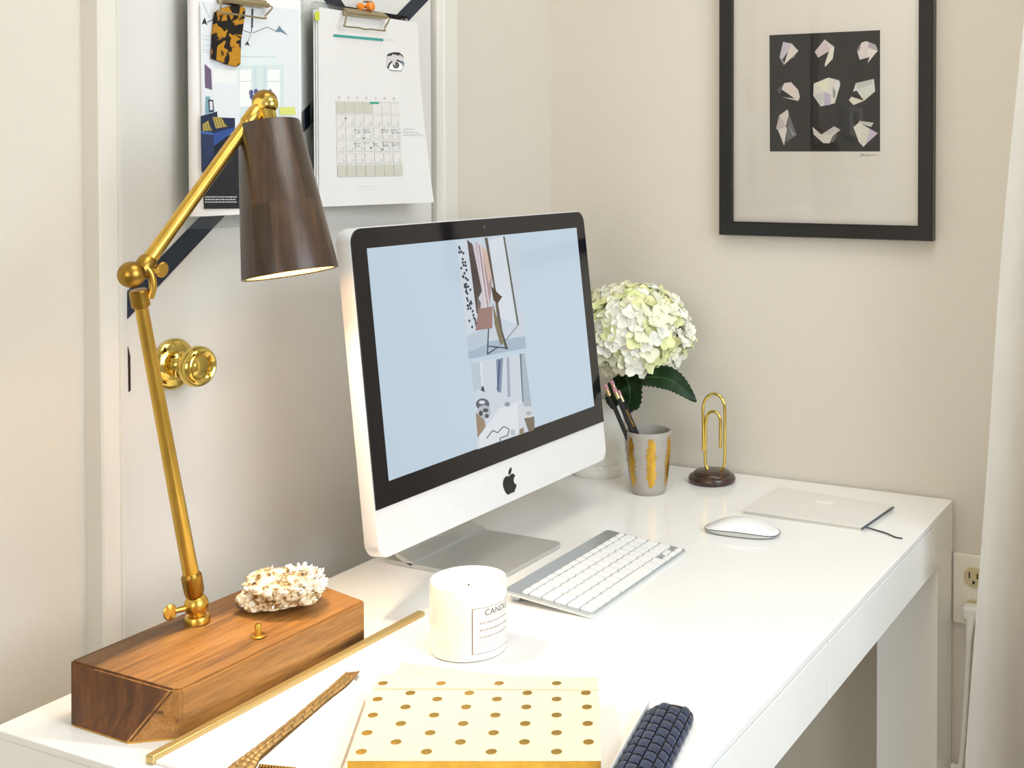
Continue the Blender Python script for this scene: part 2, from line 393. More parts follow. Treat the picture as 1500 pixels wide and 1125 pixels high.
for (a, b) in ((.8955, 1.3878), (1.3903, 1.8840)):
    d_ = BX('drawer', X1-.45, X1, a, b, DZ-AP+.001, DZ-TH-.0022, M['lacquer'], desk, .0008)
for x in (X0, X1-LW):
    for y in (Y0, Y1-LW):
        BX('leg', x+.0004, x+LW-.0004, y+.0004, y+LW-.0004, 0, DZ-AP, M['lacquer'], desk, .0012)

# ------------------------------------------------------------------ outlet, plug and cable
zo0, zo1 = at(1398, 911, 1, YW).z, at(1401, 808, 1, YW).z
ol = thing('wall_outlet', 'white double wall outlet low on the wall between desk and curtain', 'outlet', (-.432, YW, zo0))
BX('cover_plate', -.4675, -.3965, YW-.006, YW, zo0, zo1, M['outlet'], ol, .003)
for pz in (at(1418, 842, 1, YW).z, at(1418, 889, 1, YW).z):
    K = frame_to((0, -1, 0), (-.432, YW-.006, pz), (1, 0, 0))
    sk = LT('socket', [(0, 0), (.0165, 0), (.0165, .002), (.0155, .003), (0, .003)], M['almond'], ol, K, 32)
    bm = bmesh.new(); box(bm, -.440, -.438, YW-.0098, YW-.0085, pz-.002, pz+.008); box(bm, -.427, -.425, YW-.0098, YW-.0085, pz-.002, pz+.007); box(bm, -.434, -.430, YW-.0098, YW-.0085, pz-.011, pz-.006)
    obj('slot', bm, M['blackplastic'], sk, smooth=False)
pz = at(1418, 889, 1, YW).z
cb = thing('power_cable', 'white cable and plug hanging from the lower socket beside the curtain', 'cable', (-.432, YW-.03, 0))
bm = bmesh.new(); box(bm, -.446, -.418, YW-.034, YW-.0085, pz-.012, pz+.012, .005, 3); obj('plug', bm, M['cable'], cb)
path = [(-.432, YW-.030, pz-.004), (-.433, YW-.036, pz-.03), (-.436, YW-.036, pz-.09), (-.442, YW-.036, pz-.2), (-.450, YW-.034, pz-.30), (-.454, YW-.03, pz-.40), (-.455, YW-.034, .12), (-.44, YW-.05, .02), (-.3, YW-.06, .006)]
TB('cord', smoothpath(path), .0042, M['cable'], cb)
TB('strain_relief', [(-.432, YW-.030, pz-.006), (-.4325, YW-.034, pz-.02), (-.434, YW-.036, pz-.045)], [.0075, .0065, .0046], M['cable'], cb)
BX('cable_tie', -.462, -.446, YW-.041, YW-.032, pz-.262, pz-.250, M['cable'], cb, .002)

# ------------------------------------------------------------------ curtain
CE = [(0.0, at(1406, 1300, 1, 1.79).x)]+[(q.z, q.x) for q in (at(a, b, 1, 1.79) for a, b in ((1412, 1125), (1443, 700), (1460, 430), (1475, 250), (1499, 20)))]
def curtain():
    bm = bmesh.new(); nz, nu = 40, 150; rows = []
    for i in range(nz+1):
        z = .02+(2.42-.02)*i/nz
        zr = z-DZ
        xl = CE[0][1]
        for (za, xa), (zb, xb) in zip(CE, CE[1:]):
            if za <= z: xl = xa+(xb-xa)*min(1.6, (z-za)/(zb-za))
        row = []
        for j in range(nu+1):
            u = j/nu; gather = .86+.14*(z/2.42)
            x = xl+u*(.62*gather)
            y = 1.80+.026*math.sin(u*26-.6+.4*math.sin(z*1.3))*(.8+.2*math.sin(z*2+u*9))+.006*math.sin(u*15+z*1.7)
            row.append(bm.verts.new((x, y, z)))
        rows.append(row)
    for a, b in zip(rows, rows[1:]):
        for j in range(nu): bm.faces.new((a[j], a[j+1], b[j+1], b[j]))
    bmesh.ops.solidify(bm, geom=bm.faces, thickness=.0016)
    return bm
cu = thing('curtain', 'floor-length off-white curtain hanging in folds at the right edge of the photo', 'curtain', (-.1, 1.80, 0))
obj('curtain_panel', curtain(), M['curtain'], cu)
TB('curtain_rod', [(-.5, 1.80, 2.45), (1.02, 1.80, 2.45)], .011, M['brassd'], cu)
for k in range(8):
    x = -.33+.075*k; K = frame_to((1, 0, 0), (x, 1.80, 2.442)); bm = bmesh.new()
    tube(bm, [K @ Vector((.019*math.cos(a*PI/8), .019*math.sin(a*PI/8), 0)) for a in range(16)], .0018, 6, True); obj('curtain_ring', bm, M['brassd'], cu)

# ------------------------------------------------------------------ framed picture
XA, XB = -.8855, -.5000; ZA, ZB = DZ+.4305, DZ+.935
YF = 2.010
art = thing('framed_picture', 'black-framed print of nine pale crystals on dark ground, on the far wall', 'picture', ((XA+XB)/2, YW, ZA))
fw = .0245
prof = [(0, 0), (0, .020), (.0015, .022), (fw-.0015, .022), (fw, .020), (fw, 0)]
for nm, (a, b, c, d) in {'s': ((XA, ZA), (XB, ZA), (1, 0), (0, 1)), 'n': ((XB, ZB), (XA, ZB), (-1, 0), (0, -1)), 'w': ((XA, ZB), (XA, ZA), (0, -1), (1, 0)), 'e': ((XB, ZA), (XB, ZB), (0, 1), (-1, 0))}.items():
    bm = bmesh.new(); A = Vector((a[0], 0, a[1])); B = Vector((b[0], 0, b[1])); T = Vector((c[0], 0, c[1])); I = Vector((d[0], 0, d[1]))
    r0 = [bm.verts.new(A+I*s+T*s+Vector((0, YW-.001-h, 0))) for s, h in prof]; r1 = [bm.verts.new(B+I*s-T*s+Vector((0, YW-.001-h, 0))) for s, h in prof]
    n_ = len(prof)
    for i in range(n_): bm.faces.new((r0[i], r0[(i+1) % n_], r1[(i+1) % n_], r1[i]))
    bm.faces.new(r0); bm.faces.new(r1)
    obj('frame_rail', bm, M['black'], art, smooth=False)
BX('mat_board', XA+.004, XB-.004, YW-.012, YW-.006, ZA+.004, ZB-.004, M['mat'], art, 0)
YP = YW-.012
PA = lambda a, b: at(1110+a/5.355, 30+b/5.357, 1, YP)      # measured on an enlarged crop of the photo
BGc = '#262420'
sheet = flat_print('print_sheet', [('#f9f3e7', [(92, 1028), (960, 1028), (965, 1250), (92, 1245)]), (BGc, [(92, 116), (960, 76), (960, 1028), (96, 1028)])], PA, (0, -1, 0), art, off0=.0003, step=.0002)
cry = [
 [('#cfc8d2', [(200, 168), (268, 182), (240, 240), (195, 305), (172, 290)]), ('#e6dcd2', [(268, 182), (320, 240), (270, 290), (205, 350), (240, 240)]), ('#a8a4a4', [(172, 290), (195, 305), (214, 345), (205, 350)]), ('#8a8988', [(270, 290), (285, 300), (300, 262)])],
 [('#e2d8d6', [(525, 150), (602, 208), (590, 300), (530, 365), (525, 345), (560, 240), (475, 292), (448, 245)]), ('#d6c8c8', [(525, 150), (448, 245), (475, 292), (570, 225)]), ('#efe6d4', [(570, 225), (602, 208), (590, 300), (530, 365)])],
 [('#e2d6d2', [(850, 162), (872, 170), (866, 240), (868, 290), (800, 308), (780, 240), (815, 175)]), ('#b8aeb2', [(872, 170), (925, 190), (943, 232), (866, 212)]), ('#e8dfd6', [(866, 212), (943, 236), (862, 335), (878, 285), (862, 290)]), ('#8e8684', [(800, 190), (778, 232), (786, 250), (806, 215)])],
 [('#e6dad2', [(208, 492), (262, 484), (318, 545), (332, 600), (318, 632), (188, 540)]), ('#d8d4cc', [(190, 602), (318, 632), (290, 612)]), ('#5b6062', [(205, 500), (150, 540), (175, 580), (188, 540)])],
 [('#e2ddd2', [(440, 495), (555, 448), (640, 470), (648, 505), (605, 650), (495, 675), (436, 590)]), ('#efe7cf', [(555, 448), (540, 560), (445, 500)]), ('#cfd0cb', [(436, 590), (540, 560), (495, 675)]), ('#c4b8cf', [(525, 565), (575, 580), (570, 662), (520, 668)]), ('#9d9a98', [(590, 520), (614, 560), (606, 610), (590, 600)]), ('#efece8', [(640, 470), (648, 505), (618, 585), (600, 500)])],
 [('#dcdbd2', [(770, 492), (912, 458), (922, 556), (835, 630), (775, 550), (748, 560)]), ('#c9c9c2', [(770, 492), (912, 458), (890, 500), (790, 540)]), ('#e4dfcc', [(735, 598), (835, 630), (752, 664), (716, 625)])],
 [('#e2d4cc', [(235, 698), (245, 735), (222, 830), (170, 745)]), ('#cabfbe', [(170, 745), (222, 830), (160, 860), (145, 848)]), ('#e4dcda', [(160, 860), (222, 830), (230, 850), (208, 983)]), ('#7c7a7a', [(245, 735), (308, 900), (222, 955), (232, 840)]), ('#a8a4a6', [(236, 810), (290, 900), (275, 905)])],
 [('#dcd5cc', [(430, 835), (500, 895), (600, 830), (650, 858), (590, 905), (565, 964), (515, 962), (440, 895)]), ('#c9c4c0', [(600, 830), (650, 858), (560, 900), (500, 895)]), ('#77726b', [(590, 905), (625, 890), (598, 950), (572, 960)])],
 [('#dcdac8', [(752, 838), (795, 800), (880, 850), (850, 970), (830, 992), (795, 955)]), ('#cfcbc2', [(795, 788), (910, 802), (890, 836), (795, 805)]), ('#cdbfd0', [(880, 850), (943, 885), (850, 970)]), ('#e3dccc', [(752, 838), (830, 992), (795, 955)])]]
def brighter(h): return '#'+''.join('%02x' % min(255, int(int(h[i:i+2], 16)*1.10)) for i in (1, 3, 5))
for c in cry: flat_print('crystal_motif', [(brighter(h) if h < '#5b6062' or h > '#8f' else h, p) for h, p in c], PA, (0, -1, 0), sheet, off0=.0007)
sg = [bar(800, 1072, 822, 1046, 3), bar(822, 1046, 830, 1066, 3), bar(815, 1060, 850, 1056, 3), bar(850, 1050, 858, 1066, 3), bar(858, 1066, 868, 1050, 3), bar(868, 1050, 884, 1062, 3), bar(884, 1062, 905, 1052, 3), bar(905, 1056, 948, 1060, 2)]
flat_print('signature', [('#5d5853', p) for p in sg], PA, (0, -1, 0), sheet, off0=.0007)
BX('glass_pane', XA+.006, XB-.006, YW-.0165, YW-.0150, ZA+.006, ZB-.006, M['glass'], art, 0)

# ------------------------------------------------------------------ clipboards
def clipboard(label, by0, by1, bz0, bz1, xb, name='clipboard'):
    t = thing(name, label, 'clipboard', (XD, (by0+by1)/2, bz0), 'clear clipboards on the door')
    bm = bmesh.new(); pts = [(y+(by0+by1)/2, z+(bz0+bz1)/2) for y, z in rrect(by1-by0, bz1-bz0, .008)]
    prism(bm, [Vector((xb, y, z)) for y, z in pts], (.004, 0, 0)); obj('board', bm, M['acrylic'], t, smooth=False)
    return t
def wire_clip(t, xf, tl, tr, bl, br, lift=.010, dip=True):
    """metal roll bar between pixels tl, tr and wire loop hanging to bl, br"""
    A = at(*tl, 0, xf); B = at(*tr, 0, xf); c1 = at(*bl, 0, xf+lift); c2 = at(*br, 0, xf+lift)
    TB('spring_bar', [A, B], .0036, M['steel'], t, 16)
    bm = bmesh.new(); tube(bm, [A+Vector((-.004, 0, .004)), B+Vector((-.004, 0, .004))], .0030, 10); tube(bm, [A+Vector((-.006, .004, -.002)), B+Vector((-.006, -.004, -.002))], .0022, 10); obj('clip_plate', bm, M['steel'], t)
    mid = (c1+c2)/2+Vector((0, 0, -.0012 if dip else 0))
    pts = [A, A+Vector((lift*.5, -.003, -.003)), c1.lerp(A, .2), c1, c1.lerp(c2, .35), mid, c1.lerp(c2, .65), c2, c2.lerp(B, .2), B+Vector((lift*.5, .003, -.003)), B]
    TB('wire_loop', smoothpath(pts, 5), .0013, M['steel'], t, 8)

XC = -1.216
# ---- left clipboard: magazine pages + leopard swatch
l0 = at(272, 337, 0, XC+.004); l1 = at(447, 327, 0, XC+.004)
lc = clipboard('clear acrylic clipboard behind the lamp, holding magazine pages and a leopard swatch', l0.y, l1.y, l0.z, DZ+.80, XC)
XM = -1.186                                 # front of the pile of pages
mg = thing('magazine_pages', 'thick curled magazine pages with navy sofa picture, on the left clipboard', 'magazine', (XC+.004, 1.18, at(280, 318, 0, XM).z))
ym0, ym1 = at(294, 150, 0, XM).y, at(441, 150, 0, XM).y
zm0 = at(300, 317, 0, XM).z; zm1 = DZ+.786
bm = bmesh.new()                            # stack with a rolled left edge
prof = []
for k in range(9):
    a = PI*k/8; prof.append((ym0+.004-.010*math.sin(a)*.8, XC+.0045+(XM-XC-.0055)*(k/8)))
prof += [(ym1, XM), (ym1+.002, XC+.012), (ym1, XC+.0045)]
prism(bm, [Vector((x, y, zm0)) for y, x in prof], (0, 0, zm1-zm0)); obj('page_stack', bm, M['paper'], mg)
PM = lambda a, b: at(a, b, 0, XM)
def CR1(a, b): return (240+a/3.214, b/3.214)           # enlarged crop (240,0)
def CR2(a, b): return (280+a/8.333, b/8.333)           # enlarged crop (280,0)
def CR8(a, b): return (240+a/5.359, 130+b/5.357)       # enlarged crop (240,130)
pic = []
def addp(col, pts, f=None): pic.append((col, [f(*p) for p in pts] if f else pts))
addp('#e0e4e8', [(293, 2), (437, 14), (441, 296), (297, 304)])
addp('#d3dfe0', [(575, 780), (1130, 780), (1130, 1500), (590, 1500)], CR2)
addp('#dde7e8', [(590, 600), (760, 560), (900, 580), (1030, 660), (1050, 790), (560, 800)], CR2)
addp('#c6d4d4', [(590, 685), (1040, 690), (1040, 702), (590, 700)], CR2)
for x0, x1 in ((590, 730), (930, 1080)):
    addp('#eef1f0', [(x0, 850), (x1, 850), (x1, 1300), (x0, 1300)], CR2)
    addp('#b9c7c9', [(x0, 990), (x1, 990), (x1, 998), (x0, 998)], CR2)
addp('#c9d8de', [(760, 800), (800, 800), (800, 1300), (760, 1300)], CR2); addp('#c9d8de', [(880, 800), (915, 800), (915, 1300), (880, 1300)], CR2)
addp('#e9ebea', [(270, 850), (560, 850), (560, 1020), (270, 1020)], CR2)
for a in ((745, 105, 740, 340, 24), (738, 335, 732, 400, 10), (745, 405, 925, 330, 7), (925, 330, 1030, 380, 7), (610, 360, 725, 405, 7), (728, 410, 690, 510, 5), (190, 275, 300, 215, 10), (135, 20, 220, 220, 3)):
    addp('#3b4252', bar(*a), CR2)
addp('#2b2e36', [(160, 210), (195, 310), (160, 285), (125, 300)], CR2)
addp('#6f8798', [(1075, 310), (1100, 350), (1180, 435), (1090, 390), (1020, 392)], CR2)
addp('#2b2e36', [(682, 500), (712, 560), (680, 545), (648, 555)], CR2)
for y in (430, 480, 545, 605, 632): addp('#b7b9bf', bar(135, y, 225, y+12, 5), CR2)
addp('#6c5b78', [(160, 780), (240, 850), (252, 1098), (166, 1070)], CR2)
addp('#7aa5b3', [(325, 62), (360, 60), (365, 190), (322, 200)], CR8); addp('#23304a', [(345, 85), (385, 88), (392, 180), (352, 188)], CR8); addp('#e3dfe3', [(356, 98), (378, 100), (382, 165), (360, 170)], CR8)
addp('#1b2848', [(285, 215), (415, 178), (420, 225), (555, 230), (556, 310), (430, 420), (292, 660)], CR8)
addp('#10182c', [(300, 660), (292, 430), (390, 440), (560, 330), (578, 330), (600, 935), (312, 942)], CR8)
addp('#2c4e92', [(385, 350), (552, 300), (556, 325), (390, 450)], CR8); addp('#3f67ab', [(288, 330), (380, 345), (385, 362), (290, 352)], CR8)
addp('#27375c', [(290, 352), (385, 362), (392, 520), (300, 660)], CR8); addp('#1f3c80', [(545, 730), (600, 715), (605, 930), (552, 925)], CR8)
addp('#1f2029', [(470, 560), (600, 500), (600, 940), (312, 942), (308, 830)], CR8)
for q in ((300, 280, 345, 250, 375, 330, 305, 330), (378, 222, 440, 222, 495, 296, 405, 312)):
    addp('#b7a354', [(q[0], q[1]), (q[2], q[3]), (q[4], q[5]), (q[6], q[7])], CR8)
for x in (0, 22, 44, 66): addp('#4a4630', bar(392+x, 226+x*.1, 418+x, 306-x*.1, 6), CR8)
for x in (0, 20, 38): addp('#4a4630', bar(312+x, 276-x*.4, 326+x, 330, 5), CR8)
addp('#d9de7d', [(905, 145), (1025, 142), (1032, 205), (905, 205)], CR8)
for cx_, cy_ in ((682, 30), (720, 22), (830, 25), (688, 62)): addp('#555a8c', ell(cx_, cy_, 16, 22, 10), CR8)
rr = random.Random(3)
for y in (848, 868, 888):
    x = 318
    while x < 560:
        wd = rr.uniform(8, 26); addp('#d8d8da', bar(x, y+2, min(x+wd, 568), y, 8), CR8); x += wd+4
for k in range(150):
    x = rr.uniform(330, 600); y = rr.uniform(700, 930)
    if x < 330+(930-y)*.35: continue
    addp(rr.choice(['#34384a', '#3d3f4c', '#161a2a']), bar(x, y, x+rr.uniform(4, 12), y-rr.uniform(2, 12), 2), CR8)
flat_print('page_picture', pic, PM, (1, 0, 0), mg, off0=.0003, step=.000012, rough=.35)
wire_clip(lc, XM+.007, (323, 0), (392, 8), (322, 18), (388, 27), .010, False)
# leopard swatch, pinched under the wire
def leopard():
    m = bpy.data.materials.new('leopard_fabric'); nt, b = NT(m); N = nt.nodes.new; L = nt.links.new
    tc = N('ShaderNodeTexCoord'); v = N('ShaderNodeTexNoise'); v.inputs['Scale'].default_value = 48; v.inputs['Detail'].default_value = 1.5; v.inputs['Distortion'].default_value = .7
    L(tc.outputs['Object'], v.inputs['Vector']); r = N('ShaderNodeValToRGB'); r.color_ramp.elements[0].position = .50; r.color_ramp.elements[1].position = .525
    r.color_ramp.elements[0].color = srgb('#17110c'); r.color_ramp.elements[1].color = srgb('#c98d1c'); L(v.outputs['Fac'], r.inputs[0]); L(r.outputs[0], b.inputs['Base Color'])
    b.inputs['Roughness'].default_value = .9
    n = N('ShaderNodeTexNoise'); n.inputs['Scale'].default_value = 900; L(tc.outputs['Object'], n.inputs['Vector']); bp = N('ShaderNodeBump'); bp.inputs['Distance'].default_value = .002; L(n.outputs['Fac'], bp.inputs['Height']); L(bp.outputs[0], b.inputs['Normal'])
    return m
out = [(275, 150), (330, 128), (370, 100), (460, 75), (520, 55), (580, 78), (642, 100), (640, 190), (610, 340), (585, 500), (580, 700), (585, 780), (545, 815), (490, 800), (420, 785), (340, 750), (235, 715), (245, 560), (250, 430), (265, 290)]
bm = bmesh.new()
prism(bm, [at(*CR2(*p), 0, XM+.0022) for p in out], (.0035, 0, 0))
bmesh.ops.bevel(bm, geom=[e for e in bm.edges if abs(e.verts[0].co.x-e.verts[1].co.x) < 1e-5], offset=.0009, segments=2, affect='EDGES')
sw = obj('fabric_swatch', bm, leopard(), loc=at(320, 98, 0, XM+.001)); tag(sw, 'black and orange leopard-print fabric swatch hanging from the left clipboard clip', 'fabric swatch')

# ---- right clipboard: calendar
XC2 = -1.216; XK = -1.203
r0 = at(457, 306, 0, XC2+.004)
rc = clipboard('clear acrylic clipboard on the door right of the lamp, holding the calendar', at(457, 100, 0, XC2+.004).y, at(601, 100, 0, XC2+.004).y, DZ+.50, at(590, 23, 0, XC2+.004).z, XC2)
kal = thing('calendar', 'white paper calendar with grid, handwriting and an eye drawing, on the right clipboard', 'calendar', (XC2+.004, 1.48, at(470, 303, 0, XK).z))
yk0 = at(468, 150, 0, XK).y; yk1 = at(612, 33, 0, XK).y; zk1 = at(540, 22, 0, XK).z; zk0 = at(472, 303, 0, XK).z
def curl(y, z):
    u = min(1, max(0, (y-yk0)/(yk1-yk0))); v = min(1, max(0, (zk1-z)/(zk1-zk0)))
    return .030*u**1.2*v**1.6
def PK(a, b):
    x = XK
    for _ in range(6): q = at(a, b, 0, x); x = XK+curl(q.y, q.z)
    return at(a, b, 0, x)
bm = bmesh.new(); n1, n2 = 14, 18; g = [[], []]
for s, lay in ((0, 0), (1, 1)):
    for i in range(n1+1):
        row = []
        for j in range(n2+1):
            y = yk0+(yk1-yk0)*i/n1+(0 if s else .001); z = zk1+(zk0-zk1)*j/n2
            x = XK+curl(y, z) if s else XC2+.0045
            if not s: x += curl(y, z)*.9
            row.append(bm.verts.new((x, y, z)))
        g[lay].append(row)
for lay in (0, 1):
    for i in range(n1):
        for j in range(n2): bm.faces.new((g[lay][i][j], g[lay][i+1][j], g[lay][i+1][j+1], g[lay][i][j+1]))
for i in range(n1):
    for j in (0, n2): bm.faces.new((g[0][i][j], g[0][i+1][j], g[1][i+1][j], g[1][i][j]))
for j in range(n2):
    for i in (0, n1): bm.faces.new((g[0][i][j], g[0][i][j+1], g[1][i][j+1], g[1][i][j]))
M['calpaper'] = mat('calendar_paper', '#e2e0de', .7, var=.006, vs=10)
obj('sheet_stack', bm, M['calpaper'], kal)
# sheet edges peeking out on the left
for k in range(3):
    BX('loose_sheet', XC2+.006+.003*k, XC2+.0066+.003*k, yk0-.004+.0015*k, yk0+.03, zk0+.004-.002*k, zk1-.004, M['paper'], kal, 0)
pr = []
CR3 = lambda a, b: (480+a/10, b/10)                  # enlarged crop (480,0)
CR7 = lambda a, b: (460+a/6.25, 120+b/6.25)          # enlarged crop (460,120)
eye_, hand_ = [], []
def addk(c, pts, f): (pr if c not in ('#hand',) else hand_).append((c, [f(*p) for p in pts]))
for k in range(6):
    a0, a1 = k/6, (k+1)/6; L_ = lambda a: (80+a*730, 500+a*67)
    p, q = L_(a0), L_(a1+.003); addk('#3f9d92', [p, q, (q[0], q[1]+38), (p[0], p[1]+38)], CR3)
addk('#dcdad8', [(870, 565), (990, 572), (990, 600), (870, 592)], CR3)
bar_ = pr; pr = eye_
addk('#cfccca', [(862, 815), (940, 770), (1040, 770), (1110, 830), (1120, 960), (1090, 1040), (1000, 1052), (905, 1030), (862, 990)], CR3)
addk('#e3e0e0', [(880, 840), (1090, 840), (1100, 900), (1000, 870), (930, 880), (880, 930)], CR3)
addk('#2a2a2c', [(860, 825), (880, 790), (960, 765), (1040, 768), (1085, 800), (1110, 840), (1060, 815), (980, 812), (900, 818)], CR3)
addk('#ededed', [(895, 985), (930, 920), (1000, 890), (1060, 930), (1100, 990), (1050, 1035), (960, 1035), (910, 1010)], CR3)
addk('#2d2d30', [(865, 1000), (890, 930), (940, 885), (1010, 870), (1070, 895), (1110, 950), (1060, 915), (1000, 895), (940, 910), (905, 955), (890, 1000)], CR3)
addk('#35353a', ell(998, 955, 46, 48, 14), CR3); addk('#98989c', ell(998, 960, 24, 22, 10), CR3); addk('#1c1c20', ell(1000, 958, 14, 14, 8), CR3)
addk('#55555a', bar(910, 1030, 1080, 1040, 8), CR3); addk('#6c7fa6', [(1080, 880), (1118, 920), (1110, 980), (1085, 930)], CR3)
flat_print('eye_drawing', eye_, PK, (1, 0, 0), kal, off0=.0005, step=.00001); flat_print('title_bar', bar_, PK, (1, 0, 0), kal, off0=.0005, step=.00001); pr = []
GX = lambda c: 195+c*83.5; rowY = [(180, 285), (300, 400), (418, 520), (538, 635), (655, 745), (762, 868)]
def GP(c, y):                                        # grid skews slightly like the page
    return (GX(c)+(y-180)*.02+ (y-180)*(.028)*c/7, y - (c/7)*(y-520)*.03 if y > 520 else y+(c/7)*(520-y)*.03)
for r_, (ya, yb) in enumerate(rowY):
    for c in range(7):
        sh = '#c8c6b9' if ((r_ == 0 and c < 4) or r_ == 5) else '#dcdad5'
        addk(sh, [GP(c+.04, ya), GP(c+.97, ya), GP(c+.97, yb), GP(c+.04, yb)], CR7)
    for c in range(7):
        addk('#d0cec4', [GP(c, ya-4), GP(c+1, ya-4), GP(c+1, ya+5), GP(c, ya+5)], CR7)
for r_, (ya, yb) in enumerate(rowY):
    for c in range(7):
        if r_ in (1, 2, 3, 4): addk('#b8b7b4', bar(*GP(c+.72, yb-34), *GP(c+.72, yb-14), 8), CR7)
for c in range(7): addk('#c3c2c0', bar(*GP(c+.4, 128), *GP(c+.4, 150), 8), CR7)
addk('#2f9a86', [(508, 183), (588, 183), (588, 200), (508, 200)], CR7)
def scrib(x0, x1, y, col, amp=9):
    x = x0; py = y
    while x < x1:
        nx = x+rr.uniform(5, 9); ny = y+rr.uniform(-amp, amp); addk(col, bar(x, py, nx, ny, 2.6), CR7); x, py = nx, ny
for x0, x1, y in ((355, 415, 445), (385, 415, 468), (432, 502, 440), (440, 508, 462), (600, 675, 438), (605, 670, 460), (695, 770, 440), (708, 780, 464), (355, 412, 565), (370, 410, 588), (440, 495, 558), (525, 580, 565), (530, 585, 585), (610, 685, 552), (615, 678, 582), (700, 770, 555), (706, 778, 578)):
    scrib(x0, x1, y, rr.choice(['#6b6f92', '#74788f', '#5a5f8f']))
for x0, x1, y in ((800, 900, 432), (806, 945, 462), (806, 985, 487)): scrib(x0, x1, y, '#85879c', 5)
for x, y in ((280, 333), (446, 515), (512, 600), (615, 620)): addk('#3c3c44', ell(x, y, 7, 7, 6), CR7)
scrib(375, 600, 955, '#c9c8c6', 4); scrib(440, 520, 985, '#cfcecc', 4)
flat_print('yellow_tab', [('#c5cf3a', [(240+a/3.214, b/3.214) for a, b in ((709, 58), (732, 52), (732, 96), (712, 98))])], PK, (1, 0, 0), kal)
0 and addk('#c5cf3a', [(697, 58), (732, 52), (732, 96), (710, 98)], lambda a, b: (240+a/3.214, b/3.214))
flat_print('calendar_grid', pr, PK, (1, 0, 0), kal, off0=.0005, step=.000006)
wire_clip(rc, XK+.007, (506, 18), (565, 25), (505, 38.5), (563, 45), .009)
pn = thing('push_pin', 'orange and brass push pin at the top of the calendar clipboard', 'pin', at(527, 11, 0, XC2+.0045))
kp = at(533, 10, 0, XC2+.0045); K = frame_to((1, 0, 0), kp)
LT('pin_head', [(0, 0), (.0025, 0), (.0025, .006), (.0062, .008), (.0065, .016), (.004, .018), (0, .018)], M['orange'], pn, K, 20)
BX('pin_hook', kp.x, kp.x+.012, kp.y-.003, kp.y+.006, kp.z+.006, kp.z+.0085, M['steel'], pn, .0005)
kp2 = at(524, 10, 0, XC2+.0045); LT('pin_bead', [(0, 0), (.004, .001), (.0058, .005), (.0045, .009), (0, .010)], M['orange'], pn, frame_to((1, 0, 0), kp2), 18)

# ------------------------------------------------------------------ computer
s_ = 1.068; tl_ = .1136
MO = Vector((-.9671, 1.1883, DZ+.1717))
MU = Vector((0, 1, 0)); MV = Vector((-math.sin(tl_), 0, math.cos(tl_))); MN = Vector((math.cos(tl_), 0, math.sin(tl_)))
def mp(u, v, n=0): return MO+MU*u*s_+MV*v*s_+MN*n*s_
pc = thing('desktop_computer', 'large silver all-in-one computer with glossy black-bordered screen on the desk', 'computer', (-1.0, 1.441, DZ))
cx_, cz_, W_, H_ = .238, .1045, .5275, .3765
rr_ = [(u+cx_, v+cz_) for u, v in rrect(W_, H_, .017, 8)]
bm = bmesh.new()                             # aluminium body: edge band, then a bulged back
rings = []
for n_, k_ in ((0, 1), (-.001, 1.001), (-.0185, 1.001), (-.021, .995), (-.030, .90), (-.038, .72), (-.043, .45), (-.045, .15)):
    rings.append([bm.verts.new(mp(cx_+(u-cx_)*k_, cz_+(v-cz_)*k_, n_)) for u, v in rr_])
for a, b in zip(rings, rings[1:]):
    for i in range(len(a)): bm.faces.new((a[i], a[(i+1) % len(a)], b[(i+1) % len(a)], b[i]))
bm.faces.new(rings[0]); bm.faces.new(rings[-1])
obj('housing', bm, M['alu'], pc)
# black glass: rounded at the top corners, straight above the chin
gp = [(u, v) for u, v in rr_ if v > .1]; gp = [(u, v) for u, v in gp]
lo = -.0275
ins = .0012
gp2 = [(cx_+(u-cx_)*(1-ins/W_*2), cz_+(v-cz_)*(1-ins/H_*2)) for u, v in gp]+[(cx_-W_/2+ins, lo), (cx_+W_/2-ins, lo)]
bm = bmesh.new(); prism(bm, [mp(u, v, .0002) for u, v in gp2], MN*.0022); bz = obj('glass_front', bm, M['bezel'], pc, smooth=False)
bm = bmesh.new(); prism(bm, [mp(u, v, .0023) for u, v in ((0, 0), (.476, 0), (.476, .268), (0, .268))], MN*.0003); sc = obj('display', bm, M['screen'], bz, smooth=False)
bm = bmesh.new(); prism(bm, [mp(.238+a, .2815+b, .0023) for a, b in ell(0, 0, .0026, .0026, 12)], MN*.0003); obj('webcam', bm, mat('webcam_lens', '#4a4b55', .2), bz)
# pictures shown on the screen
def PS(a, b):                                # pixel -> plane of the display
    o_ = mp(0, 0, .0026); d = _F+_R*((a-CX)/FPX)-_U*((b-CY)/FPX); c = Vector((0, 0, CH)); return c+d*((o_-c).dot(MN)/d.dot(MN))
CS = lambda a, b: (640+a/3.411, 340+b/3.409)
sp = []
def adds(c, pts): sp.append((c, [CS(*p) for p in pts]))
adds('#d6e2ee', [(100, 45), (330, 20), (405, 20), (440, 580), (155, 632)])
adds('#e6eef6', [(262, 40), (330, 25), (395, 460), (300, 420)])
adds('#b4c6da', [(155, 560), (440, 520), (445, 580), (157, 634)]); adds('#c8d8e6', [(150, 520), (250, 480), (250, 560), (155, 600)])
adds('#dfe8f1', [(100, 45), (150, 40), (215, 480), (150, 510)])
for k in range(46):
    t = rr.random(); x = 104+t*60+rr.uniform(-2, 45)*(.4+t*.5); y = 55+t*430; adds('#3f4658', ell(x, y, 6, 8, 5))
adds('#584c4a', [(148, 38), (175, 60), (225, 290), (205, 330), (215, 440), (195, 400)])
adds('#7d6f6c', [(200, 320), (230, 380), (200, 400)]); adds('#dcd4dc', [(175, 60), (205, 85), (250, 370), (215, 385), (222, 290)])
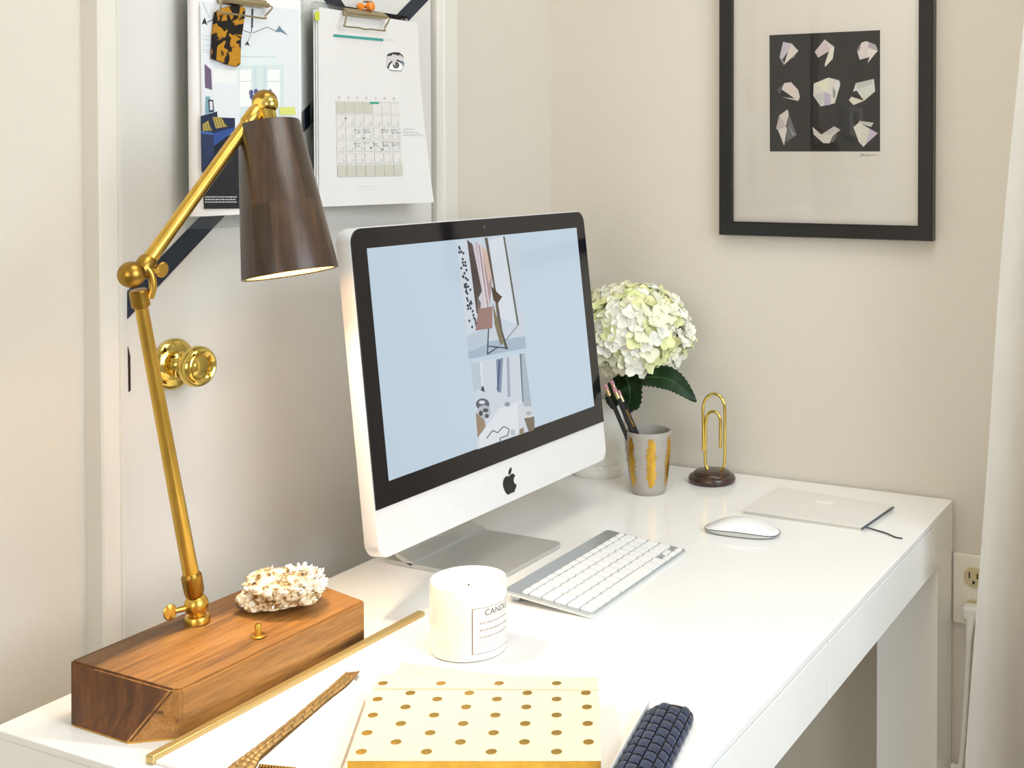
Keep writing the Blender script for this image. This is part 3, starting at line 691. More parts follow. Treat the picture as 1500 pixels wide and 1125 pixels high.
adds('#b99ea2', [(190, 50), (250, 95), (275, 210), (262, 370), (245, 375)]); adds('#e0c4b8', [(215, 62), (262, 110), (275, 210), (258, 260)])
adds('#a88480', [(205, 385), (275, 370), (275, 480), (190, 492)]); adds('#e8e2e8', [(196, 60), (203, 62), (248, 372), (240, 374)]); adds('#e8e2e8', [(212, 62), (218, 62), (262, 372), (256, 374)])
adds('#6b6156', [(235, 28), (250, 28), (300, 440), (350, 585), (340, 586)]); adds('#55402f', [(268, 270), (318, 320), (325, 320), (300, 360), (280, 340)])
adds('#8a7f62', [(275, 350), (335, 550), (315, 565), (285, 460)])
adds('#64604f', bar(332, 22, 404, 465, 8)); adds('#8c8470', bar(404, 465, 340, 540, 4))
adds('#3f4048', bar(255, 482, 250, 610, 6)); adds('#3f4048', bar(255, 570, 350, 580, 6)); adds('#3f4048', bar(250, 610, 305, 572, 6)); adds('#3f4048', bar(320, 490, 350, 586, 6))
adds('#dbe6f0', [(165, 655), (435, 605), (485, 985), (200, 1085)])
adds('#c9d6e2', [(165, 655), (215, 648), (220, 780), (180, 800)]); adds('#f2f6fa', bar(215, 650, 225, 775, 8))
adds('#8b97b4', [(292, 636), (328, 628), (322, 720), (318, 800), (300, 800)]); adds('#4c5a80', bar(310, 640, 300, 790, 8)); adds('#adb9cc', [(345, 628), (358, 626), (365, 820), (350, 825)])
adds('#6f7f93', [(410, 608), (418, 607), (430, 850), (424, 850)]); adds('#b7c4d0', [(418, 607), (436, 604), (470, 870), (430, 870)])
adds('#6a6f7c', ell(225, 860, 34, 30)); adds('#e8ecf2', ell(222, 850, 16, 9)); adds('#4e525e', [(215, 790), (222, 770), (230, 770), (236, 800)]); adds('#c4c8d0', ell(232, 900, 34, 36)); adds('#4f525c', ell(240, 890, 14, 10)); adds('#4f525c', ell(216, 905, 10, 14)); adds('#4f525c', ell(246, 918, 10, 10))
adds('#a6927c', [(190, 900), (235, 940), (240, 970), (200, 1030)]); adds('#eef3f8', [(205, 1020), (310, 880), (420, 840), (430, 990), (210, 1080)])
for a in ((245, 1030, 275, 990), (275, 990, 300, 1002), (300, 1002, 330, 970), (330, 970, 358, 985), (358, 985, 350, 1015), (350, 1015, 310, 1030), (310, 1030, 318, 1050)): adds('#5c6678', bar(*a, 5))
adds('#97a4b0', ell(348, 860, 14, 12)); adds('#c3ccd6', ell(375, 1000, 12, 16)); adds('#dfe6ee', [(400, 850), (425, 850), (430, 980), (402, 985)])
adds('#84786a', [(432, 930), (482, 920), (485, 985), (455, 1000)]); adds('#dfe3e6', ell(455, 905, 26, 22)); adds('#b9bcc0', ell(455, 905, 14, 10)); adds('#9c8b7a', [(408, 985), (430, 975), (432, 1005), (408, 1015)])
flat_print('screen_picture', sp, PS, tuple(MN), sc, emit=True, off0=.0002, step=.000012, rough=.15)
# logo on the chin
lg = [(.447, 0.0), (.5, .02), (.56, .0), (.63, .02), (.70, .10), (.76, .20), (.68, .27), (.64, .36), (.66, .45), (.73, .52), (.67, .60), (.58, .625), (.50, .60), (.44, .575), (.36, .61), (.27, .61), (.17, .54), (.12, .42), (.13, .29), (.19, .14), (.27, .03), (.35, 0.0), (.43, .025)]
leaf_ = [(.44, .63), (.44, .72), (.50, .80), (.59, .84), (.59, .75), (.53, .66)]
bm = bmesh.new()
for pl in (lg, leaf_):
    sm = smoothpath([Vector((a, b, 0)) for a, b in pl], 4, True)
    prism(bm, [mp(.2415+(p.x-.44)*.047, -.0735+p.y*.0395, .0001) for p in sm], MN*.0006)
obj('logo', bm, M['blackplastic'], pc, smooth=False)
# stand: bent aluminium foot and neck
yc = MO.y+.238*s_
fx0, fx1 = -1.112, -.921; fy0, fy1 = yc-.088, yc+.088
bm = bmesh.new()
pts = [(x+(fx0+fx1)/2, y+(fy0+fy1)/2) for x, y in rrect(fx1-fx0, fy1-fy0, .014)]
prism(bm, [Vector((x, y, DZ+.0006)) for x, y in pts], (0, 0, .0055)); obj('foot_plate', bm, M['alud'], pc, smooth=False)
bm = bmesh.new()
pth = [(-1.06, .006), (-1.085, .014), (-1.094, .032), (-1.090, .06), (-1.078, .12), (-1.060, .20)]
pth = smoothpath([Vector((x, 0, z)) for x, z in pth], 5); r_a, r_b = [], []
for i, p in enumerate(pth):
    t = (pth[min(i+1, len(pth)-1)]-pth[max(i-1, 0)]).normalized(); n = Vector((-t.z, 0, t.x))*.003; hw = .088
    r_a.append([bm.verts.new(Vector((p.x, yc+s, DZ+p.z))+n*e) for s, e in ((-hw, 1), (hw, 1), (hw, -1), (-hw, -1))])
for a, b in zip(r_a, r_a[1:]):
    for i in range(4): bm.faces.new((a[i], a[(i+1) % 4], b[(i+1) % 4], b[i]))
bm.faces.new(r_a[0]); bm.faces.new(r_a[-1]); obj('neck', bm, M['alud'], pc)

# ------------------------------------------------------------------ keyboard
KO = Vector((-.8718, 1.2992, DZ)); ka = -.0145
ku = Vector((math.sin(ka), math.cos(ka), 0)); kw = Vector((math.cos(ka), -math.sin(ka), 0))
zt0, zt1 = .0175, .0055                       # height of the top plate, back and front
sl = math.atan((zt0-zt1)/.13)
Kv = (kw*math.cos(sl)+Vector((0, 0, -math.sin(sl)))); Kn = Kv.cross(ku).normalized()
if Kn.z < 0: Kn = -Kn
def kp_(u, v, n=0): return KO+Vector((0, 0, zt0))+ku*u+Kv*v+Kn*n
kbd = thing('keyboard', 'slim silver keyboard with white keys on the desk beside the computer', 'keyboard', KO+ku*.14+kw*.065)
bm = bmesh.new(); pts = [(x+.14, y+.065) for x, y in rrect(.28, .13, .006)]
prism(bm, [kp_(u, v, -.0028) for u, v in pts], Kn*.0028); obj('top_plate', bm, M['alus'], kbd, smooth=False)
bm = bmesh.new(); prism(bm, [kp_(u, v, -.0050) for u, v in [(x+.14, y+.065) for x, y in rrect(.279, .129, .006)]], Kn*.0022); obj('bottom_shell', bm, M['plasticw'], kbd, smooth=False)
p0, p1 = KO+ku*.012+kw*.010, KO+ku*.268+kw*.010
TB('battery_tube', [Vector((p0.x, p0.y, DZ+.0085)), Vector((p1.x, p1.y, DZ+.0085))], .0082, M['alus'], kbd, 20)
bm = bmesh.new(); box(bm, -.001, .001, -.001, .001, -.001, .001); bm.free()
U1 = .272/14.5; key_meshes = {}
def key(u, v, wu, wv, h=.0022):
    k = (round(wu, 4), round(wv, 4))
    if k not in key_meshes:
        bm = bmesh.new(); a = []
        for sc_, z in ((1, 0), (1, h*.75), (.93, h)):
            a.append([bm.verts.new((x*(1 if sc_ == 1 else 1-.0009/wu), y*(1 if sc_ == 1 else 1-.0009/wv), z)) for x, y in rrect(wu, wv, .0016, 2)])
        for p, q in zip(a, a[1:]):
            for i in range(len(p)): bm.faces.new((p[i], p[(i+1) % len(p)], q[(i+1) % len(p)], q[i]))
        bm.faces.new(a[-1]); bmesh.ops.recalc_face_normals(bm, faces=bm.faces)
        me = bpy.data.meshes.new('key'); bm.to_mesh(me); bm.free(); me.materials.append(M['key']); key_meshes[k] = me
    o = bpy.data.objects.new('key', key_meshes[k]); C.objects.link(o)
    mt = Matrix((ku, Kv, Kn)).transposed().to_4x4(); mt.translation = kp_(u, v, .0001)-kbd.location
    o.matrix_basis = mt; o.parent = kbd
gap = .0030
def row(v0, v1, widths):
    u = .004
    for wd in widths:
        if wd > 0: key(u+wd*U1/2, (v0+v1)/2, wd*U1-gap, v1-v0)
        u += abs(wd)*U1
row(.0245, .0325, [14.5/14]*14)
row(.0355, .0510, [1]*13+[1.5]); row(.0540, .0695, [1.5]+[1]*13)
row(.0725, .0880, [1.75]+[1]*11+[1.75]); row(.0910, .1065, [2.25]+[1]*10+[2.25])
row(.1095, .1262, [1, 1, 1, 1.25, 5, 1.25, 1, -3])
ua = .004+11.5*U1
key(ua+.5*U1, .1224, U1-gap, .0072); key(ua+1.5*U1, .1132, U1-gap, .0072); key(ua+1.5*U1, .1224, U1-gap, .0072); key(ua+2.5*U1, .1224, U1-gap, .0072)

# ------------------------------------------------------------------ mouse
mc = Vector((-.712, 1.705, DZ)); md = Vector((1, .10, 0)).normalized(); ms = Vector((-md.y, md.x, 0))
mo = thing('mouse', 'white wireless mouse with silver base on the desk right of the keyboard', 'mouse', mc)
def mouse_shell(z0f, z1f, cap):
    bm = bmesh.new(); nu, nv = 28, 14; L_, W2 = .0575, .0295
    def pt(a, t, top):
        ca, sa = math.cos(a), math.sin(a); ex = .72
        x = L_*math.copysign(abs(ca)**ex, ca)*t; y = W2*math.copysign(abs(sa)**ex, sa)*t
        if top:
            prof_ = .0065+.0155*(1-(x/L_)**2)**.6*1.0+.001*(x/L_)
            z = .0055+(prof_-.0055)*(max(0, 1-t**2.6))**.5*1.0+.002*math.cos(PI*x/L_/2)*(1-t)
            z = max(z, .0055+(.004*(1-(x/L_)**2)))
            if t >= .999: z = .0050+.0045*(1-(x/L_)**2)
        else:
            z = .0048+.0045*(1-(x/L_)**2) if t > .99 else (.0008 if t < .9 else .0025)
            if t < .9: z = .0008
        return mc+md*x+ms*y+Vector((0, 0, z))
    ts = [0, .25, .45, .6, .72, .82, .9, .96, 1] if cap else [0, .5, .82, .95, 1]
    prev = None
    for t in ts:
        if t == 0: ring = [bm.verts.new(pt(0, 0, cap))]
        else: ring = [bm.verts.new(pt(2*PI*i/40, t, cap)) for i in range(40)]
        if prev:
            for i in range(40):
                j = (i+1) % 40
                if len(prev) == 1: bm.faces.new((prev[0], ring[i], ring[j]))
                else: bm.faces.new((prev[i], prev[j], ring[j], ring[i]))
        prev = ring
    return bm
obj('top_shell', mouse_shell(0, 0, True), M['plasticw'], mo, smooth='all')
obj('base', mouse_shell(0, 0, False), M['alud'], mo)
bm = bmesh.new(); tube(bm, [mc+md*(.0578*math.copysign(abs(math.cos(a))**.72, math.cos(a)))+ms*(.0298*math.copysign(abs(math.sin(a))**.72, math.sin(a)))+Vector((0, 0, .0049+.0045*(1-abs(math.cos(a))**1.44))) for a in [2*PI*i/48 for i in range(48)]], .00055, 6, True)
obj('seam', bm, M['blackplastic'], mo)

# ------------------------------------------------------------------ slim notebook with ribbon
nbq = [at(1088, 751, 2, DZ+.003), at(1262, 776, 2, DZ+.003), at(1308, 744, 2, DZ+.003), at(1143, 716, 2, DZ+.003)]
nb = thing('notebook', 'slim pale grey notebook with dark ribbon marker near the far desk corner', 'notebook', (sum(p.x for p in nbq)/4, sum(p.y for p in nbq)/4, DZ))
def slab(name, q, z0, z1, m, parent, inset=0, bev=.0006):
    c = sum((Vector(p) for p in q), Vector())/len(q); bm = bmesh.new()
    prism(bm, [Vector((p.x+(c.x-p.x)*inset, p.y+(c.y-p.y)*inset, z0)) for p in q], (0, 0, z1-z0))
    if bev: bmesh.ops.bevel(bm, geom=list(bm.edges), offset=bev, segments=2, affect='EDGES')
    return obj(name, bm, m, parent)
M['nbcover'] = mat('pale_grey_cover', '#e8e5df', .5)
slab('back_cover', nbq, DZ, DZ+.0012, M['nbcover'], nb, 0, .0003); slab('pages', nbq, DZ+.0012, DZ+.0058, mat('page_edges', '#c8c3b8', .8, var=.1, vs=800, stretch=(.02, .02, 5)), nb, .012, 0)
slab('front_cover', nbq, DZ+.0058, DZ+.0072, M['nbcover'], nb, 0, .0003)
bm = bmesh.new(); e0, e1 = nbq[1].lerp(nbq[0], .01), nbq[2].lerp(nbq[3], .01)
rb = [at(1262, 770, 2, DZ+.004), at(1278, 775, 2, DZ+.002), at(1298, 781, 2, DZ+.0015), at(1312, 787, 2, DZ+.0012), at(1322, 788.5, 2, DZ+.0012)]
TB('ribbon_marker', smoothpath(rb, 4), .0011, mat('dark_marker', '#40363c', .6), nb, 6)
bb = Vector((0, 0, 1)); off = (nbq[1]-nbq[0]).normalized()*.0012
TB('edge_band', [nbq[1]+off+Vector((0, 0, .0012)), nbq[2]+off+Vector((0, 0, .0012))], .0013, mat('charcoal_band', '#4c5058', .6), nb, 8)
flat_print('cover_mark', [('#f6f5f2', [(1196, 733), (1222, 736), (1219, 739), (1193, 736)])], lambda a, b: at(a, b, 2, DZ+.0072), (0, 0, 1), nb, off0=.0001)

# ------------------------------------------------------------------ giant paperclip holder
pb = Vector((-.874, 1.955, DZ))
ch = thing('paperclip_holder', 'giant brass paperclip standing on a round dark wooden base', 'desk ornament', pb)
LT('base', [(0, 0), (.038, 0), (.041, .003), (.0418, .007), (.040, .0115), (.036, .0135), (.0335, .014), (.0325, .017), (.029, .0195), (.012, .0215), (0, .0215)], M['darkwood'], ch, Matrix.Translation(pb), 56)
CP = lambda a, b, dy=0: at(850+a/3.125, 390+b/3.125, 1, pb.y+dy)
wp = [CP(563, 842, -.003), CP(563, 740, -.003), CP(562, 650, -.003), CP(572, 612, -.002), CP(590, 592, -.001), CP(612, 584), CP(636, 592), CP(653, 614), CP(661, 650), CP(662, 760), CP(661, 890), CP(655, 920), CP(640, 940), CP(620, 950), CP(598, 942), CP(580, 924), CP(572, 890), CP(573, 800), CP(575, 712), CP(582, 682), CP(596, 668), CP(611, 665), CP(628, 672), CP(638, 690), CP(641, 715), CP(642, 775), CP(641, 832)]
TB('clip_wire', smoothpath(wp, 4), .0027, M['brassk'], ch, 10)

# ------------------------------------------------------------------ vase with hydrangea
vb = Vector((-1.083, 1.925, DZ))
vs = tag(LT('vase', [(0, 0), (.050, 0), (.0525, .004), (.0525, .012), (.0505, .018), (.048, .021), (.0495, .025), (.0495, .033), (.047, .038), (.0455, .042), (.0465, .046), (.0455, .052), (.0445, .07), (.043, .10), (.041, .13), (.0415, .140), (.0385, .140), (.038, .13), (.041, .06), (0, .03)], M['vase'], None, Matrix.Translation(vb), 56, loc=vb), 'white glazed vase with ribbed foot, half hidden behind the computer', 'vase')
fc = Vector((-1.008, 1.905, DZ+.264))
hy = thing('hydrangea', 'creamy white hydrangea flower head with dark green leaves in the white vase', 'flower', (fc.x, fc.y, DZ+.06))
TB('stem', smoothpath([vb+Vector((.0, 0, .035)), vb+Vector((.012, 0, .12)), vb+Vector((.04, -.01, .17)), fc+Vector((0, 0, -.02))], 5), .0035, M['stem'], hy, 8)
def petal_mat(nm, c1, c2):
    return mat(nm, c1, .6, var=.10, vs=60, sub=.25)
pm = [petal_mat('petal_cream', '#f3f1d6', 0), petal_mat('petal_lime', '#eaecb4', 0), petal_mat('petal_white', '#f8f6e8', 0)]
def floret_mesh(m, seed):
    r_ = random.Random(seed); bm = bmesh.new()
    for k in range(4):
        a = k*PI/2+r_.uniform(-.15, .15); sz = r_.uniform(.0145, .0175); cup_ = r_.uniform(.1, .5)
        ca, sa = math.cos(a), math.sin(a); g_ = []
        for i in range(5):
            t = i/4; half = .0088*math.sin(PI*min(.97, .12+t*.80))**.7; rw = []
            for j in (-1, 0, 1):
                x = t*sz; y = j*half; z = cup_*t*t*.009-.0012*abs(j)*(-1)+(.0012*(j*j)*t)+.0006*math.sin(5*t+k)
                rw.append(bm.verts.new((x*ca-y*sa, x*sa+y*ca, z+.0008*k*.5)))
            g_.append(rw)
        for p, q in zip(g_, g_[1:]):
            for j in (0, 1): bm.faces.new((p[j], q[j], q[j+1], p[j+1]))
    bmesh.ops.create_icosphere(bm, subdivisions=1, radius=.0016, matrix=Matrix.Translation((0, 0, .0016)))
    me = bpy.data.meshes.new('floret'); bm.to_mesh(me); bm.free(); me.materials.append(m)
    for p in me.polygons: p.use_smooth = True
    return me
FM = [[floret_mesh(m, 10*i+j) for j in range(3)] for i, m in enumerate(pm)]
NFL = 285
for k in range(NFL):
    t = (k+.5)/NFL; ph = math.acos(1-1.78*t); th_ = PI*(1+5**.5)*k
    d = Vector((math.cos(th_)*math.sin(ph), math.sin(th_)*math.sin(ph), math.cos(ph)))
    lump = 1+.10*noise.noise(d*2.6+Vector((3, 1, 7)))+rr.uniform(-.05, .04)
    p = fc+Vector((d.x*.100, d.y*.092, d.z*.078))*lump
    dn = (d+Vector((rr.uniform(-.35, .35), rr.uniform(-.35, .35), rr.uniform(-.25, .45)))).normalized()
    inner = noise.noise(d*3.1+Vector((9, 2, 4)))
    mi = 1 if (inner > .22 or rr.random() < .06) else (2 if rr.random() < .45 else 0)
    o = bpy.data.objects.new('floret', FM[mi][k % 3]); C.objects.link(o)
    mt = frame_to(dn, p-hy.location) @ Matrix.Rotation(rr.uniform(0, PI), 4, 'Z') @ Matrix.Scale(rr.uniform(.85, 1.12), 4)
    o.matrix_basis = mt; o.parent = hy
bm = bmesh.new(); bmesh.ops.create_icosphere(bm, subdivisions=3, radius=1)
for v in bm.verts: v.co = fc+Vector((v.co.x*.082, v.co.y*.074, v.co.z*.060))*(1+.06*noise.noise(v.co*4))
obj('flower_core', bm, mat('green_core', '#dde08e', .8, var=.2, vs=90), hy)
def leaf(pts, wid, nrm, parent, teeth=26):
    """leaf blade along a centre line with serrated margin and a folded midrib"""
    cl = smoothpath(pts, 8); n = len(cl); bm = bmesh.new(); rows = []
    for i, p in enumerate(cl):
        t = i/(n-1); tg = (cl[min(i+1, n-1)]-cl[max(i-1, 0)]).normalized(); sd = tg.cross(Vector(nrm)).normalized(); nn = sd.cross(tg).normalized()
        w_ = wid*(math.sin(PI*min(1, t**.75))**.8 if 0 < t < 1 else 0)*(1-.12*t)+.0004; w2 = w_*(1+.06*(1 if i % 2 else -1))
        rows.append([bm.verts.new(p+sd*w2*s+nn*(abs(s)**1.3*w_*.22+.0016*math.sin(t*20+s)*abs(s))) for s in (-1, -.5, 0, .5, 1)])
    for a, b in zip(rows, rows[1:]):
        for j in range(4): bm.faces.new((a[j], a[j+1], b[j+1], b[j]))
    bmesh.ops.solidify(bm, geom=bm.faces, thickness=.0006)
    lf = obj('leaf', bm, M['leaf'], parent)
    TB('midrib', [q+Vector(nrm)*.0005 for q in cl[:-2]], [.0009*(1-i/len(cl))+.0002 for i in range(len(cl)-2)], M['leafrib'], lf, 6)
C5 = lambda a, b, y: at(850+a/3.125, 390+b/3.125, 1, y)
leaf([C5(265, 515, 1.865), C5(330, 508, 1.85), C5(410, 520, 1.845), C5(470, 562, 1.85), C5(532, 622, 1.86)], .0215, (.1, -.75, .55), hy)
leaf([C5(205, 495, 1.875), C5(222, 540, 1.858), C5(228, 600, 1.855), C5(222, 640, 1.86), C5(226, 672, 1.865)], .026, (.1, -1, .2), hy)
leaf([C5(190, 505, 1.895), C5(165, 560, 1.885), C5(150, 620, 1.885), C5(155, 655, 1.89)], .017, (.1, -1, .2), hy)
TB('leaf_stalk', smoothpath([vb+Vector((.02, -.005, .13)), C5(150, 590, 1.90), C5(200, 500, 1.885), C5(262, 512, 1.868)], 4), .0016, M['stem'], hy, 6)

# ------------------------------------------------------------------ pencil cup
cp = Vector((-.943, 1.846, DZ))
def cup_r(z): return .0285+.0095*(min(1, z/.075))**.75
prof = [(0, 0), (.026, 0), (.0285, .002)]+[(cup_r(z), z) for z in (.01, .02, .035, .05, .065, .08, .095, .1045)]+[(.0372, .1065), (.0352, .1055), (.0345, .09), (.033, .05), (.027, .010), (0, .008)]
pcup = thing('pencil_cup', 'grey ceramic tumbler with gold leaf motifs holding pencils', 'cup', cp)
LT('tumbler', prof, M['ceramic'], pcup, Matrix.Translation(cp), 56)
view_a = math.atan2(-cp.y, -cp.x)
for k, da in enumerate((-.92, .12, 1.12, 2.4, 3.5, 4.5)):
    bm = bmesh.new(); z0, z1 = .014, .096; n_ = 26
    a0 = view_a+da
    def cpnt(u, z, e=.0005): return cp+Vector((math.cos(a0+u/cup_r(z))*(cup_r(z)+e), math.sin(a0+u/cup_r(z))*(cup_r(z)+e), z))
    for i in range(n_):
        t0, t1 = i/n_, (i+.8)/n_
        for s in (-1, 1):
            wd = .0098*math.sin(PI*min(1, .08+t0*.9))**.45*rr.uniform(.6, 1.15)
            za, zb = z0+(z1-z0)*t0, z0+(z1-z0)*t1
            v = [bm.verts.new(cpnt(*q)) for q in ((0, za), (s*wd*.5, za+.0015), (s*wd, za+.0042), (s*wd*.95, zb+.0048), (s*wd*.5, zb+.0030), (0, zb+.0012))]
            f = bm.faces.new(v if s > 0 else v[::-1])
    bmesh.ops.triangulate(bm, faces=bm.faces)
    me = bpy.data.meshes.new('gold_leaf_motif'); bm.to_mesh(me); bm.free(); finish('gold_leaf_motif', me, M['gold'], pcup)
# pencils lean to the left rim
tops = [((886, 563), 1.815, 'pencil with pink eraser leaning furthest left in the grey cup'), ((895, 557), 1.832, 'pencil with pink eraser standing tallest at the back of the grey cup'),
        ((899, 567), 1.808, 'front pencil with pink eraser in the middle of the grey cup'), ((905, 572), 1.822, 'pencil with pink eraser and gold lettering, rightmost in the grey cup')]
bots = [(-.937, 1.832), (-.930, 1.852), (-.928, 1.840), (-.921, 1.846)]
for k, ((px, py), yy, lb) in enumerate(tops):
    T_ = at(px, py, 1, yy); B_ = Vector((bots[k][0], bots[k][1], DZ+.0125)); d = (T_-B_); L_ = d.length; K = frame_to(d, B_)
    pe = thing('pencil', 'black '+lb, 'pencil', B_, 'black pencils in the grey cup')
    bm = bmesh.new(); lathe(bm, [(.0006, 0), (.0036, .014), (.0038, .0145), (.0038, L_-.019)], 6, K); obj('barrel', bm, M['blackplastic'], pe, smooth=False)
    LT('ferrule', [(.0039, L_-.021), (.0041, L_-.019), (.0039, L_-.0165), (.0041, L_-.014), (.0039, L_-.0115), (.0040, L_-.009)], M['ferrule'], pe, K, 16)
    LT('eraser', [(.0036, L_-.009), (.0038, L_-.003), (.0030, L_-.0004), (0, L_)], M['eraser'], pe, K, 16)
    if k == 3:
        bm = bmesh.new(); bx = K.inverted() @ Vector((0, 0, CH)); aa = round(math.atan2(bx.y, bx.x)/(PI/3)-.5)*PI/3+PI/6
        for i in range(7):
            z = L_-.036-i*.0045
            v = [bm.verts.new(K @ (Matrix.Rotation(aa, 4, 'Z') @ Vector((.00345, y, zz)))) for y, zz in ((-.0010, z), (.0010, z), (.0010, z-.0030), (-.0010, z-.0030))]; bm.faces.new(v)
        obj('gold_lettering', bm, M['gold'], pe, smooth=False)

# ------------------------------------------------------------------ candle
cc = Vector((-.8222, 1.1533, DZ)); cr, chh = .0440, .0815
FZ = 0.0
cn = thing('candle', 'white candle in a white glass tumbler with a printed paper label', 'candle', cc)
LT('glass_tumbler', [(0, 0), (cr-.004, 0), (cr-.001, .0015), (cr, .005), (cr, chh-.002), (cr-.0008, chh), (cr-.0022, chh-.0005), (cr-.003, chh-.004), (cr-.003, .06), (cr-.003, .01), (0, .008)], M['candle'], cn, Matrix.Translation(cc), 72)
LT('wax', [(0, .0085), (cr-.0033, .0105), (cr-.0033, .0740), (cr-.008, .0735), (.006, .073), (0, .0728)], M['wax'], cn, Matrix.Translation(cc), 48)
TB('wick', [cc+Vector((0, 0, .072)), cc+Vector((.0004, 0, .0735)), cc+Vector((.0008, 0, .0745))], .0009, M['blackplastic'], cn, 6)
va = math.atan2(-cc.y, -cc.x)
def cl(u, z, e=.0004):                       # u = arc length to the right of the label's left edge
    a = va+math.radians(5)+u/cr; return cc+Vector((math.cos(a)*(cr+e), math.sin(a)*(cr+e), z))
lz0, lz1, lw = .0095, .061, .062
bm = bmesh.new(); n_ = 24; p_, q_ = [], []
for i in range(n_+1): p_.append(bm.verts.new(cl(lw*i/n_, lz0, .00015))); q_.append(bm.verts.new(cl(lw*i/n_, lz1, .00015)))
for i in range(n_): bm.faces.new((p_[i], p_[i+1], q_[i+1], q_[i]))
lb = obj('paper_label', bm, mat('label_paper', '#f4efe8', .6), cn)
def cstrip(u0, u1, z0, z1, col, nm='label_line', e=.0003):
    bm = bmesh.new(); n_ = max(1, int((u1-u0)/.003)); a = [bm.verts.new(cl(u0+(u1-u0)*i/n_, z0, e)) for i in range(n_+1)]; b = [bm.verts.new(cl(u0+(u1-u0)*i/n_, z1, e)) for i in range(n_+1)]
    for i in range(n_): bm.faces.new((a[i], a[i+1], b[i+1], b[i]))
    return bm
ink = mat('label_ink', '#6d5f5c', .6); inkl = mat('label_ink_light', '#b5aaa6', .6)
bm = cstrip(0, .0011, lz0, lz1, 0)
for seg in (cstrip(0, lw, lz1-.0005, lz1, 0), cstrip(0, lw, lz0, lz0+.0005, 0), cstrip(lw-.0008, lw, lz0, lz1, 0)):
    me = bpy.data.meshes.new('t'); seg.to_mesh(me); seg.free(); bm.from_mesh(me); bpy.data.meshes.remove(me)
obj('label_border', bm, mat('border_ink', '#8e6f62', .6), lb)
bm = bmesh.new()
for z in (.0485, .0215, .0165):
    seg = cstrip(.004, lw-.006, z, z+.0004, 0); me = bpy.data.meshes.new('t'); seg.to_mesh(me); seg.free(); bm.from_mesh(me); bpy.data.meshes.remove(me)
obj('label_rules', bm, inkl, lb)
def ctext(s, size, u0, z0, m, nm, sp_=1):
    me = text_mesh(s, size, 0, sp_)
    for v in me.vertices: v.co = cl(u0+v.co.x, z0+v.co.y, .0005)
    me.materials.clear(); return finish(nm, me, m, lb)
ctext('CANDLE', .0098, .0145, .0515, ink, 'label_lettering', 1.02)
bm = bmesh.new()
for z in (.0425, .0345, .0265):
    u = .009
    while u < .05:
        l_ = rr.uniform(.0015, .003)
        seg = cstrip(u, u+l_, z, z+.0022, 0, e=.0004); me = bpy.data.meshes.new('t'); seg.to_mesh(me); seg.free(); bm.from_mesh(me); bpy.data.meshes.remove(me); u += l_+.0012
obj('label_small_print', bm, inkl, lb)

# ------------------------------------------------------------------ lamp
lampX = -1.045
bA = [(-1.071, .824), (-.986, .822), (-.9475, .853), (-.9465, 1.122), (-1.071, 1.122)]
lamp = thing('desk_lamp', 'articulated brass desk lamp with dark wooden cone shade and walnut block base', 'lamp', (-1.01, .97, DZ))
zb0 = .002; zt = lambda x: DZ+.0655-.0165*(x+1.071)/.124
bm = bmesh.new()
B1 = [bm.verts.new((x, y, DZ+zb0)) for x, y in bA]
tA = (-1.071, .824); _p = at(252, 1010, 2, DZ+.050); tF = (_p.x, _p.y); tC = (-.9475, .853)
T1 = [bm.verts.new((x, y, zt(x))) for x, y in (tA, tF, tC, (-.9465, 1.122), (-1.071, 1.122))]
bm.faces.new(B1[::-1]); bm.faces.new(T1)
bm.faces.new((B1[0], B1[1], T1[1], T1[0])); bm.faces.new((B1[1], B1[2], T1[2], T1[1])); bm.faces.new((B1[2], B1[3], T1[3], T1[2])); bm.faces.new((B1[3], B1[4], T1[4], T1[3])); bm.faces.new((B1[4], B1[0], T1[0], T1[4]))
bmesh.ops.bevel(bm, geom=[e for e in bm.edges if max(v.co.z for v in e.verts) > DZ+.03], offset=.0022, segments=2, affect='EDGES')
bmesh.ops.recalc_face_normals(bm, faces=bm.faces)
for f in bm.faces: f.material_index = 1 if abs(f.normal.y) > .85 else 0
blk = obj('wooden_block', bm, [M['walnut'], M['endgrain']], lamp, smooth=False)
c0 = Vector((-1.005, .97, 0)); bm = bmesh.new()
prism(bm, [Vector((c0.x+(x-c0.x)*.985, c0.y+(y-c0.y)*.993, DZ)) for x, y in bA], (0, 0, .0021)); obj('brass_underplate', bm, M['gold'], lamp, smooth=False)
foot = Vector((lampX, .963, zt(lampX)-.0005))
J1 = Vector((lampX, .8862, DZ+.4440)); J0 = Vector((lampX, .9615, DZ+.083)); J2 = Vector((-1.031, 1.050, DZ+.631))
def ball(nm, c, r_, m, par, ax=(1, 0, 0), groove=True):
    pr_ = []
    for k in range(21):
        a = -PI/2+PI*k/20; rad = r_*math.cos(a)
        if groove and abs(k-10) == 1: rad *= .96
        pr_.append((max(0, rad) if k not in (0, 20) else 0, r_*math.sin(a)))
    return LT(nm, pr_, m, par, frame_to(ax, c, (0, 0, 1)), 32)
def thumb(c, d, par, sc=1, nh=(0, 0, 1)):
    """flat paddle screw sticking out along d"""
    d = Vector(d).normalized()
    o_ = TB('screw_shank', [c, c+d*.013*sc], [.0034*sc, .0028*sc], M['brass'], par, 12)
    K = frame_to(Vector(d).cross(Vector(nh)), c+d*.018*sc+Vector(d).cross(Vector(nh))*(-.0014), nh)
    LT('thumb_paddle', [(0, 0), (.0075*sc, 0), (.0085*sc, .0008), (.0085*sc, .0022), (.0075*sc, .003), (0, .003)], M['brass'], par, K @ Matrix.Diagonal((1.05, .85, 1, 1)), 24)
LT('foot_collar', [(0, 0), (.0135, 0), (.0135, .006), (.0125, .0075), (.009, .0085), (.0085, .013)], M['brass'], lamp, Matrix.Translation(foot), 32)
